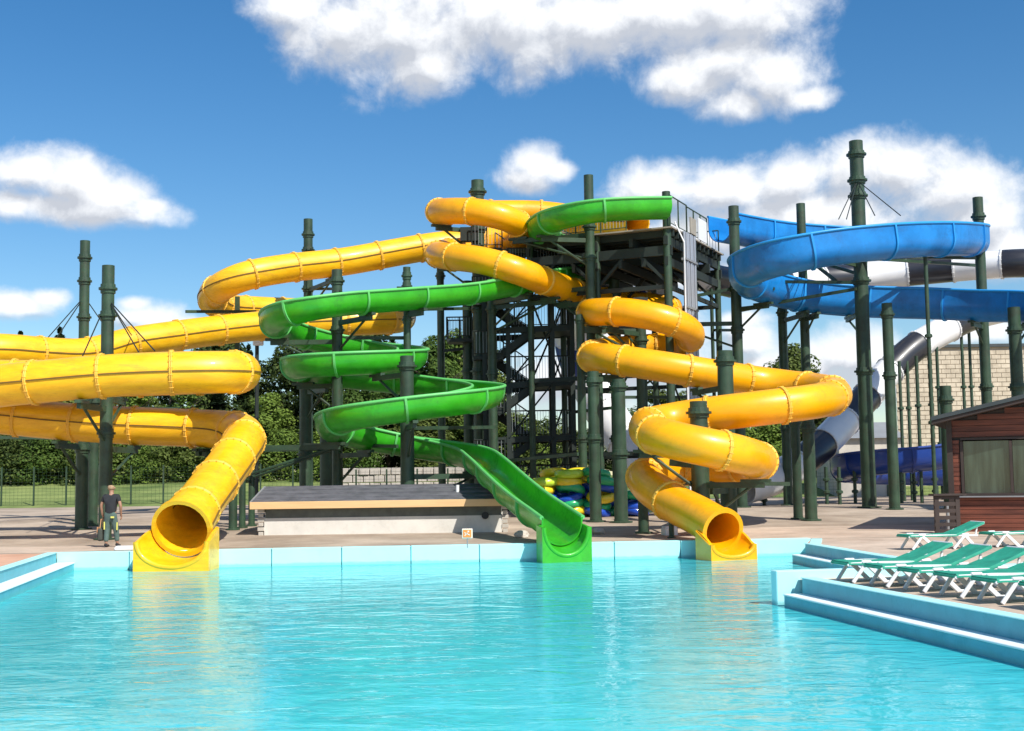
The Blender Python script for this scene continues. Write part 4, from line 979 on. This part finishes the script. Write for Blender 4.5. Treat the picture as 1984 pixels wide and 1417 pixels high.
# inflatable rings piled behind the green slide
def torus(R_, r_, n=20, m2=8):
    g_ = G(); g_.quadstrip([[Vector(((R_ + r_ * math.cos(2 * math.pi * j / m2)) * math.cos(2 * math.pi * i / n), (R_ + r_ * math.cos(2 * math.pi * j / m2)) * math.sin(2 * math.pi * i / n), r_ * math.sin(2 * math.pi * j / m2))) for j in range(m2)] for i in range(n + 1)], True); return g_
rm = {c: mesh('swim_ring', torus(.42, .17).v, torus(.42, .17).f, c, True) for c in ('ringyellow', 'ringgreen', 'ringblue', 'lime')}
cname = {'ringyellow': 'yellow', 'ringgreen': 'green', 'ringblue': 'blue', 'lime': 'lime green'}
piles = [(1050, ['ringyellow', 'ringyellow', 'ringblue', 'ringyellow', 'lime']), (1078, ['ringgreen', 'ringyellow', 'ringblue', 'ringyellow', 'ringyellow', 'ringyellow']), (1105, ['ringyellow', 'ringgreen', 'ringblue', 'ringgreen', 'ringyellow', 'lime']), (1130, ['ringyellow', 'ringyellow', 'ringblue', 'ringblue', 'ringyellow', 'ringyellow']),
         (1160, ['ringblue', 'ringgreen', 'ringyellow', 'ringblue', 'ringgreen', 'ringgreen']), (1182, ['ringgreen', 'ringblue', 'ringblue', 'ringgreen']), (1228, ['ringblue', 'ringblue', 'ringgreen'])]
hpos = ['leftmost', 'second', 'third', 'fourth', 'fifth', 'sixth', 'rightmost']; vpos = ['bottom', 'second from the bottom', 'third from the bottom', 'fourth from the bottom', 'fifth from the bottom', 'top']
for i, (px, lst) in enumerate(piles):
    Y = 50.5 + .8 * (i % 2)
    for k, c in enumerate(lst):
        x = W(px, 950, Y).x + rnd.uniform(-.12, .12); z = gz(Y) + .17 + k * .30
        o = add('swim_ring', rm[c], None, (x, Y + rnd.uniform(-.1, .1), z)); o.rotation_euler = (R(rnd.uniform(-16, 16)), R(rnd.uniform(-14, 14)), 0)
        tag(o, '%s inflatable ring, %s in the %s stack behind the green chute' % (cname[c], 'top' if k == len(lst) - 1 else vpos[k], hpos[i]), 'swim ring', 'inflatable rings stacked behind the green slide')

# ------------------------------------------------------------------ sun loungers
def make_lounger():
    r0 = empty('sun_lounger', (0, 0, 0), 'x', 'sun lounger', 'green sun loungers with white frames')
    L = 1.98; Wd = .66; H = .34; bx0 = 1.20; Lb = .78; an = R(21)
    hx = lambda s: (s, H) if s <= bx0 else (bx0 + (s - bx0) * math.cos(an), H + (s - bx0) * math.sin(an))
    # sling: wavy sheet with thickness
    def sheet(s0, s1, n, name):
        g_ = G(); rings = []
        for i in range(n + 1):
            s = s0 + (s1 - s0) * i / n; x, z = hx(s); ring = []
            m2 = 6; top = []; bot = []
            for j in range(m2 + 1):
                y = -Wd / 2 - .012 + (Wd + .024) * (0, .03, .25, .5, .75, .97, 1)[j]; sag = .035 * (1 - (2 * j / m2 - 1) ** 2) * (1 if s < bx0 else .8) * math.sin(math.pi * max(.12, min(.88, (s - s0) / (s1 - s0))))
                ed_ = .045 if j in (0, m2) else 0
                top.append(Vector((x, y, z + .03 - sag - ed_))); bot.append(Vector((x, y, z + .014 - sag - ed_)))
            rings.append(top + bot[::-1])
        g_.quadstrip(rings, True, True); return g_.build(name, 'sling', r0, True)
    sheet(.02, bx0, 9, 'seat_sling'); sheet(bx0, bx0 + Lb, 6, 'backrest_sling')
    for sy in (-1, 1):
        g_ = G(); y = sy * (Wd / 2 - .01); pts = [Vector((0, y, H - .03)), Vector((.05, y, H)), Vector((.6, y, H + .012)), Vector((bx0 + .55, y, H - .01))]
        for a, b_ in zip(pts, pts[1:]): g_.beam(a - Vector((0, 0, .012)), b_ - Vector((0, 0, .012)), .03, .04)
        g_.build('side_rail', 'white_plastic', r0, bevel=.006)
        g_ = G(); a = hx(bx0); pts = [Vector((bx0 + .02, y * .95, H + .02)), Vector((bx0 + .30 * math.cos(an), y * .95, H + .30 * math.sin(an) + .015)), Vector((hx(bx0 + Lb)[0], y * .95, hx(bx0 + Lb)[1]))]
        for p, q in zip(pts, pts[1:]): g_.beam(p - Vector((0, 0, .03)), q - Vector((0, 0, .02)), .035, .045)
        g_.build('backrest_rail', 'white_plastic', r0, bevel=.006)
        # lambda shaped leg pairs with a pad at the apex
        for (xa_, dxs) in ((.34, (-.24, .34)), (1.42, (-.28, .28))):
            g_ = G(); ap = Vector((xa_, y, H - .01))
            g_.beam(ap, Vector((xa_ + dxs[1], y, .015)), .045, .075); g_.build('leg', 'white_plastic', r0, bevel=.008)
            g_ = G(); g_.beam(ap + Vector((0, -.0, 0)), Vector((xa_ + dxs[0], y * .93, .015)), .04, .06); g_.build('leg', 'white_plastic', r0, bevel=.008)
            G().box((xa_ + dxs[1] + .03, y, .02), (.16, .055, .04)).build('foot', 'white_plastic', r0, bevel=.01)
            G().box((xa_, y, H + .015), (.18, .06, .05)).build('hinge_pad', 'white_plastic', r0, bevel=.015)
    G().beam((.02, -Wd / 2, H - .02), (.02, Wd / 2, H - .02), .05, .04).build('foot_bar', 'sling', r0, bevel=.01)
    tx, tz = hx(bx0 + Lb); g_ = G().beam((tx, -Wd / 2 + .02, tz), (tx, Wd / 2 - .02, tz), .05, .05); g_.build('head_bar', 'white_plastic', r0, bevel=.012)
    g_ = G(); sx_, sz_ = hx(bx0 + .62)
    for sy in (-1, 1): g_.beam((sx_, sy * .26, sz_ - .02), (bx0 + .5, sy * .29, H - .02), .03, .03)
    g_.build('backrest_prop', 'white_plastic', r0)
    for xx in (.40, .95): G().beam((xx, -Wd / 2 + .02, H - .045), (xx, Wd / 2 - .02, H - .045), .03, .03).build('crossbar', 'white_plastic', r0)
    return r0
lg = make_lounger()
spots = [(5.50, 22.1, 11), (5.80, 21.15, 10), (6.08, 20.2, 11.5), (6.33, 19.25, 10), (6.56, 18.3, 11), (6.85, 17.3, 10.5), (7.1, 16.3, 10), (9.25, 31.0, 9), (11.45, 31.6, 10)]
ll = ['farthest green sun lounger of the poolside row, at the terrace parapet', 'second farthest green sun lounger of the poolside row, next to the parapet one', 'third farthest green sun lounger of the poolside row', 'fourth farthest sun lounger of the poolside row, in its middle', 'fifth farthest sun lounger of the poolside row, near the right edge', 'sixth lounger of the poolside row, its foot end cut by the right edge', 'nearest sun lounger of the poolside row, only partly in view', 'green sun lounger standing alone on the paving in front of the timber rack', 'green sun lounger in front of the cabin, at the right edge of the photo']
for i, (x, y, a) in enumerate(spots):
    o = lg if i == 0 else copy_tree(lg)
    o.location = (x, y, .45 if i < 7 else .45); o.rotation_euler = (0, 0, R(a)); o['label'] = ll[i]

# ------------------------------------------------------------------ person seen from behind
def skin_body(name, pts, edges, m_, parent, root_i=0, sub=2):
    me = bpy.data.meshes.new(name); me.from_pydata([p[0] for p in pts], edges, []); o = add(name, me, parent, (0, 0, 0))
    md = o.modifiers.new('skin', 'SKIN'); md.use_smooth_shade = True
    for i, v in enumerate(me.skin_vertices[0].data):
        r_ = pts[i][1]; v.radius = (r_, r_) if not isinstance(r_, tuple) else r_; v.use_root = (i == root_i)
    s_ = o.modifiers.new('sub', 'SUBSURF'); s_.levels = sub; s_.render_levels = sub; me.materials.append(M[m_]); return o
pp_ = onz(207, 1062, .45); pp_.y += .3
ps_ = empty('person', (pp_.x, pp_.y, .455), 'person seen from behind in black shirt and grey-green work trousers carrying a bag', 'person', rz=R(-6))
body = [((0, 0, .98), (.15, .11)), ((0, .02, 1.15), (.135, .10)), ((0, .03, 1.34), (.17, .11)), ((0, .05, 1.48), (.10, .08)), ((-.01, .07, 1.56), (.055, .055)), ((-.02, .09, 1.66), (.085, .10)), ((-.02, .09, 1.75), (.08, .095)),
        ((-.20, .04, 1.44), .062), ((-.30, .03, 1.18), .045), ((-.29, .12, .93), .034), ((-.285, .16, .86), .03),
        ((.20, .04, 1.44), .062), ((.30, 0, 1.18), .045), ((.27, .10, .94), .034), ((.265, .14, .87), .03),
        ((-.10, .0, .90), .095), ((-.12, .05, .50), .062), ((-.12, -.02, .10), .042), ((-.12, .10, .045), .04),
        ((.10, .0, .90), .095), ((.13, .10, .50), .062), ((.15, .14, .11), .042), ((.15, .26, .05), .04)]
ed = [(0, 1), (1, 2), (2, 3), (3, 4), (4, 5), (5, 6), (2, 7), (7, 8), (8, 9), (9, 10), (2, 11), (11, 12), (12, 13), (13, 14), (0, 15), (15, 16), (16, 17), (17, 18), (0, 19), (19, 20), (20, 21), (21, 22)]
skin_body('body', body, ed, 'skin', ps_)
for sx_, hx_, hy, hz_ in ((-1, -.285, .165, .85), (1, .265, .145, .86)):
    for k in range(4):
        fx = (k - 1.5) * .020; Lf = (.065, .075, .07, .055)[k]
        skin_body('finger', [((hx_ + .005 * sx_, hy + fx, hz_ + .02), .012), ((hx_, hy + fx * 1.1, hz_ - .03), .010), ((hx_ - .012 * sx_, hy + fx * 1.1, hz_ - .03 - Lf * .55), .009), ((hx_ - .03 * sx_, hy + fx, hz_ - .03 - Lf * .85), .008)], [(0, 1), (1, 2), (2, 3)], 'skin', ps_, 0, 1)
    skin_body('thumb', [((hx_, hy + .02, hz_ + .02), .012), ((hx_ - .01 * sx_, hy + .05, hz_ - .01), .010), ((hx_ - .015 * sx_, hy + .062, hz_ - .045), .009)], [(0, 1), (1, 2)], 'skin', ps_, 0, 1)
def grow(i, k): 
    r_ = body[i][1]; r_ = r_ if isinstance(r_, tuple) else (r_, r_); return (r_[0] + k, r_[1] + k)
sh_ = [((0, 0, .86), (.185, .148)), (body[1][0], grow(1, .035)), (body[2][0], grow(2, .03)), (body[3][0], grow(3, .025)), (body[7][0], grow(7, .03)), ((-.255, .035, 1.28), (.065, .065)), (body[11][0], grow(11, .03)), ((.255, .02, 1.28), (.065, .065))]
skin_body('shirt', sh_, [(0, 1), (1, 2), (2, 3), (2, 4), (4, 5), (2, 6), (6, 7)], 'shirt', ps_)
tr_ = [((0, 0, 1.12), (.152, .12)), ((0, 0, .93), (.165, .13)), ((-.095, .01, .80), (.10, .115)), ((-.12, .05, .50), (.085, .09)), ((-.12, -.02, .14), (.068, .07)), ((.095, .02, .80), (.10, .115)), ((.13, .10, .50), (.085, .09)), ((.15, .14, .15), (.068, .07))]
skin_body('trousers', tr_, [(0, 1), (1, 2), (2, 3), (3, 4), (1, 5), (5, 6), (6, 7)], 'trousers', ps_)
for x, y in ((-.12, -.02), (.15, .14)):
    skin_body('boot', [((x, y, .12), (.055, .055)), ((x, y - .02, .05), (.055, .05)), ((x, y + .09, .045), (.05, .045)), ((x, y + .19, .04), (.045, .035))], [(0, 1), (1, 2), (2, 3)], 'shirt', ps_, 0, 2)
skin_body('hair', [((-.02, .05, 1.62), (.085, .075)), ((-.02, .06, 1.70), (.11, .11)), ((-.02, .08, 1.78), (.10, .11))], [(0, 1), (1, 2)], 'hair', ps_, 0, 2)
for dx in (-1, 1):
    bpos = Vector((-.02 + dx * .095, .10, 1.69)); me = mesh('ear', [], [], 'skin')
    g_ = G(); g_.lathe((0, 0, 0), [(.001, -.03), (.018, -.02), (.022, .0), (.018, .02), (.001, .03)], 8); o = add('ear', mesh('ear', g_.v, g_.f, 'skin', True), ps_, bpos)
for (x, y, z, w_, h_) in ((.11, -.125, .86, .10, .05), (-.155, -.06, .62, .03, .22), (.20, -.0, .60, .03, .22)):
    g_ = G().box((0, 0, 0), (w_, .02, h_)); add('pocket_patch', mesh('pocket_patch', g_.v, g_.f, 'hiviz'), ps_, (x, y, z))
bw = parent_world(ps_)
bgp = empty('tool_bag', tuple(bw + Vector((-.30, .12, .18))), 'dark tool bag with tan flap hanging from the person\'s left hand', 'bag', rz=R(-6))
G().box(bw + Vector((-.30, .12, .36)), (.14, .34, .36)).build('bag_body', 'bag', bgp, bevel=.04); G().box(bw + Vector((-.375, .12, .50)), (.02, .30, .16)).build('flap', 'tanbag', bgp, bevel=.01)
G().path([bw + Vector((-.30, .0, .54)), bw + Vector((-.29, .06, .80)), bw + Vector((-.285, .19, .80)), bw + Vector((-.30, .25, .54))], .012, 6).build('handle', 'tanbag', bgp)

# ------------------------------------------------------------------ fences
def fence(name, x0, x1, Y, h, label, step=2.0):
    r_ = empty(name, (x0, Y, gz(Y)), label, 'fence'); z = gz(Y); x = x0; pm = G().box((0, 0, h / 2), (.09, .09, h)); me = mesh('post', pm.v, pm.f, 'steel')
    wg = G()
    for k in range(int(h / .2) + 1): wg.rod((0, 0, .05 + k * .2), (step, 0, .05 + k * .2), .008, 3, caps=False)
    for k in range(1, int(step / .25)): wg.rod((k * .25, 0, .05), (k * .25, 0, h - .05), .006, 3, caps=False)
    wme = mesh('mesh_panel', wg.v, wg.f, 'steel')
    while x < x1:
        add('post', me, r_, (x - x0, 0, 0)); o = add('mesh_panel', wme, r_, (x - x0, .05, 0)); o['kind'] = 'stuff'; x += step
fence('mesh_fence', W(-60, 950, 80).x, W(640, 950, 80).x, 80, 2.4, 'green mesh fence with slim posts in front of the lawn and trees at left')
fence('mesh_fence', W(690, 950, 72).x, W(1010, 950, 72).x, 72, 2.0, 'green mesh fence before the pale stone wall behind the pump house', 1.7)
fence('mesh_fence', W(1430, 950, 78).x, W(1900, 950, 78).x, 78, 1.5, 'low green fence on the grass behind the right columns', 1.5)

# ------------------------------------------------------------------ trees
def blob(r3): 
    while True:
        v = Vector((rnd.uniform(-1, 1), rnd.uniform(-1, 1), rnd.uniform(-1, 1)))
        if .05 < v.length < 1: return v
def leafquad(vs, fs, c, s, nrm):
    u = nrm.orthogonal().normalized(); w = nrm.cross(u); a = rnd.uniform(0, 6.28); u2 = u * math.cos(a) + w * math.sin(a); w2 = nrm.cross(u2); b0 = len(vs)
    vs += [c - u2 * s * .5, c + w2 * s * .32, c + u2 * s * .6, c - w2 * s * .32]; fs.append((b0, b0 + 1, b0 + 2, b0 + 3))
def crown_broad(H, Rr, n, s, low=.12):
    vs, fs = [], []; clumps = []
    for _ in range(46):
        z = H * rnd.uniform(low, .97); f_ = (z / H - low) / (1 - low); rr = Rr * (math.sin(math.pi * min(1, f_ * .78 + .22)) ** .7) * rnd.uniform(.35, 1); a = rnd.uniform(0, 6.28)
        clumps.append((Vector((rr * math.cos(a), rr * math.sin(a), z)), rnd.uniform(.14, .30) * Rr + .25))
    clumps.append((Vector((0, 0, H * .93)), Rr * .25))
    for _ in range(n):
        c, q = rnd.choice(clumps); v = blob(1); v = v.normalized() * (v.length ** .4); p = c + Vector((v.x * q, v.y * q, v.z * q * .8))
        nr = (v + blob(1) * .8 + Vector((0, 0, .5))).normalized(); leafquad(vs, fs, p, s * rnd.uniform(.6, 1.4), nr)
    return vs, fs
def crown_conifer(H, Rr, n, s, low=.08):
    vs, fs = [], []; tiers = int(H / .55)
    for _ in range(n):
        k = rnd.random() ** .75; tz = int(k * tiers) / tiers; z = H * (low + (1 - low) * tz); rr = Rr * (1 - tz) ** .85 * (.78 + .3 * math.sin(tz * 57)); a = rnd.randint(0, 10) * .571 + tz * 9 + rnd.gauss(0, .16); d_ = rnd.random() ** .5
        p = Vector((rr * d_ * math.cos(a), rr * d_ * math.sin(a), z - rr * d_ * .32 + rnd.gauss(0, .10)))
        leafquad(vs, fs, p, s * rnd.uniform(.6, 1.3), Vector((rnd.gauss(0, .5), rnd.gauss(0, .5), 1)).normalized())
    return vs, fs
crowns = []
for k in range(3): v, f_ = crown_broad(12, 3.6, 8500, .30); crowns.append(('broad', mesh('crown', v, f_, 'leaf')))
v, f_ = crown_broad(10, 3.4, 8000, .28, .05); crowns.append(('light', mesh('crown', v, f_, 'leaf_light')))
for k in range(2): v, f_ = crown_conifer(14, 2.9, 8500, .34); crowns.append(('conifer', mesh('crown', v, f_, 'needle')))
v, f_ = crown_broad(4.2, 2.6, 5000, .24, .0); bush = mesh('foliage', v, f_, 'leaf_light')
v, f_ = crown_broad(4.2, 2.6, 5000, .24, .0); bush2 = mesh('foliage', v, f_, 'leaf')
def trunkmesh(H):
    g_ = G(); g_.rod((0, 0, -.2), (.1, 0, H * .45), .24, 9, .15); g_.rod((.1, 0, H * .45), (0, .1, H * .95), .15, 8, .03)
    for k in range(9):
        a = rnd.uniform(0, 6.28); z = H * rnd.uniform(.3, .8); g_.rod((.08, 0, z), (math.cos(a) * 1.7, math.sin(a) * 1.7, z + 1.3), .07, 6, .02)
    return mesh('trunk', g_.v, g_.f, 'bark')
trunks = {12: trunkmesh(12), 10: trunkmesh(10), 14: trunkmesh(14)}
pal = {'broad': 'dark broadleaf tree', 'light': 'light green leafy tree', 'conifer': 'dark pointed conifer'}
n_tree = 0
def tree(px, ptop, Y, kind_i, label):
    kd, me = crowns[kind_i]; Hn = {'broad': 12, 'light': 10, 'conifer': 14}[kd]; top = W(px, ptop, Y); zb = gz(Y); s_ = (top.z - zb) / Hn
    r_ = empty('conifer_tree' if kd == 'conifer' else 'broadleaf_tree', (top.x, Y, zb), label, 'tree', 'trees behind the slides', rz=rnd.uniform(0, 6.28)); r_.scale = (max(s_, .85 * 1), max(s_, .85), s_)
    add('crown', me, r_, (0, 0, 0)); add('trunk', trunks[Hn], r_, (0, 0, 0))
def wherep(px):
    marks = [(30, 'at the far left edge'), (120, 'left of the farthest left column'), (230, 'behind the two left columns'), (380, 'between the left columns and the big outlet tube'), (560, 'behind the big outlet tube and tube end'), (700, 'behind the left loops of the green slide'), (820, 'behind the right loops of the green slide'), (900, 'just left of the thick coil column'), (1040, 'behind the stair tower'), (1200, 'behind the ring stacks'), (1400, 'behind the middle yellow coil'), (1600, 'between the yellow bend and the blue ring'), (1990, 'behind the right columns')]
    return min(marks, key=lambda q: abs(q[0] - px))[1]
row = []
px = -260
while px < 1130:
    base_top = 665 if px < 430 else 650
    if 560 < px < 760: base_top = 640
    row.append((px + rnd.uniform(-12, 12), base_top + rnd.uniform(-22, 26), rnd.uniform(100, 106), rnd.choice([0, 1, 2, 0, 1, 4, 5]))); px += rnd.uniform(44, 62)
row += [(40, 636, 103, 4), (116, 630, 104, 5), (15, 655, 104, 4), (880, 645, 101, 3), (840, 655, 100, 3), (860, 700, 97, 3)]
px = -230
while px < 1000:
    row.append((px + rnd.uniform(-12, 12), 745 + rnd.uniform(-45, 40), rnd.uniform(95, 98), rnd.choice([0, 1, 2, 3, 5]))); px += rnd.uniform(70, 95)
row = [q for q in row if not (960 < q[0] < 1200 and q[1] < 740)]
row += [(1535, 668, 104, 0), (1505, 700, 103, 1), (1570, 715, 104, 2), (1610, 780, 100, 0), (1460, 790, 98, 1), (1520, 800, 97, 5), (1575, 790, 97, 2), (1400, 770, 98, 0), (1340, 760, 99, 1), (1280, 755, 98, 2), (1220, 800, 96, 0), (1160, 830, 96, 1), (1090, 835, 96, 2), (1040, 840, 95, 3), (1650, 850, 96, 0), (990, 800, 95, 1), (2060, 720, 104, 0), (2130, 700, 104, 1), (2200, 720, 104, 2), (2280, 710, 104, 0), (2360, 700, 104, 1)]
ORD = ['first', 'second', 'third', 'fourth', 'fifth', 'sixth', 'seventh', 'eighth', 'ninth', 'tenth', 'eleventh', 'twelfth', 'thirteenth', 'fourteenth', 'fifteenth', 'sixteenth', 'seventeenth', 'eighteenth', 'nineteenth', 'twentieth', 'twenty-first', 'twenty-second', 'twenty-third', 'twenty-fourth', 'twenty-fifth', 'twenty-sixth', 'twenty-seventh', 'twenty-eighth', 'twenty-ninth', 'thirtieth', 'thirty-first', 'thirty-second', 'thirty-third', 'thirty-fourth']
cnt = {}
for (px, pt, Y, k) in sorted(row):
    kd = crowns[k][0]; line = 'rear' if Y > 98.5 else 'nearer'; side = 'right' if px > 1120 else 'left'
    key = (line, side)
    if px > 1984: cnt['r'] = cnt.get('r', -1) + 1; lab = '%s, %s one beyond the right edge of the photo' % (pal[kd], ORD[cnt['r']])
    elif px > -20:
        i_ = cnt.get(key, 0); cnt[key] = i_ + 1
        lab = '%s, %s from the left, %s tree row %s of stairs' % (pal[kd], ORD[i_], line, side)
    else: cnt['l'] = cnt.get('l', -1) + 1; lab = '%s, %s from the far left, beyond the left edge of the photo' % (pal[kd], ORD[cnt['l']])
    tree(px, pt, Y, k, lab)
ns_ = 0
for px in list(range(-120, 690, 42)) + [1010, 1060, 1440, 1500, 1560, 1620]:
    Y = rnd.uniform(92.5, 94) if px < 1400 else 93; p = W(px + rnd.uniform(-8, 8), 900, Y)
    o = add('shrub', bush if rnd.random() < .6 else bush2, None, (p.x, Y, gz(Y) - .05)); s_ = rnd.uniform(.6, .95); o.scale = (s_ * 1.2, s_, s_); o.rotation_euler.z = rnd.uniform(0, 6)
    if px < -20: lab = 'leafy shrub beyond the left edge of the photo, %s' % {-120: 'farthest out', -78: 'middle one', -36: 'nearest the edge'}.get(px, 'other')
    else: lab = 'leafy green shrub, %s from the left at the foot of the trees' % ORD[ns_]; ns_ += 1
    tag(o, lab, 'shrub', 'shrubs under the trees')
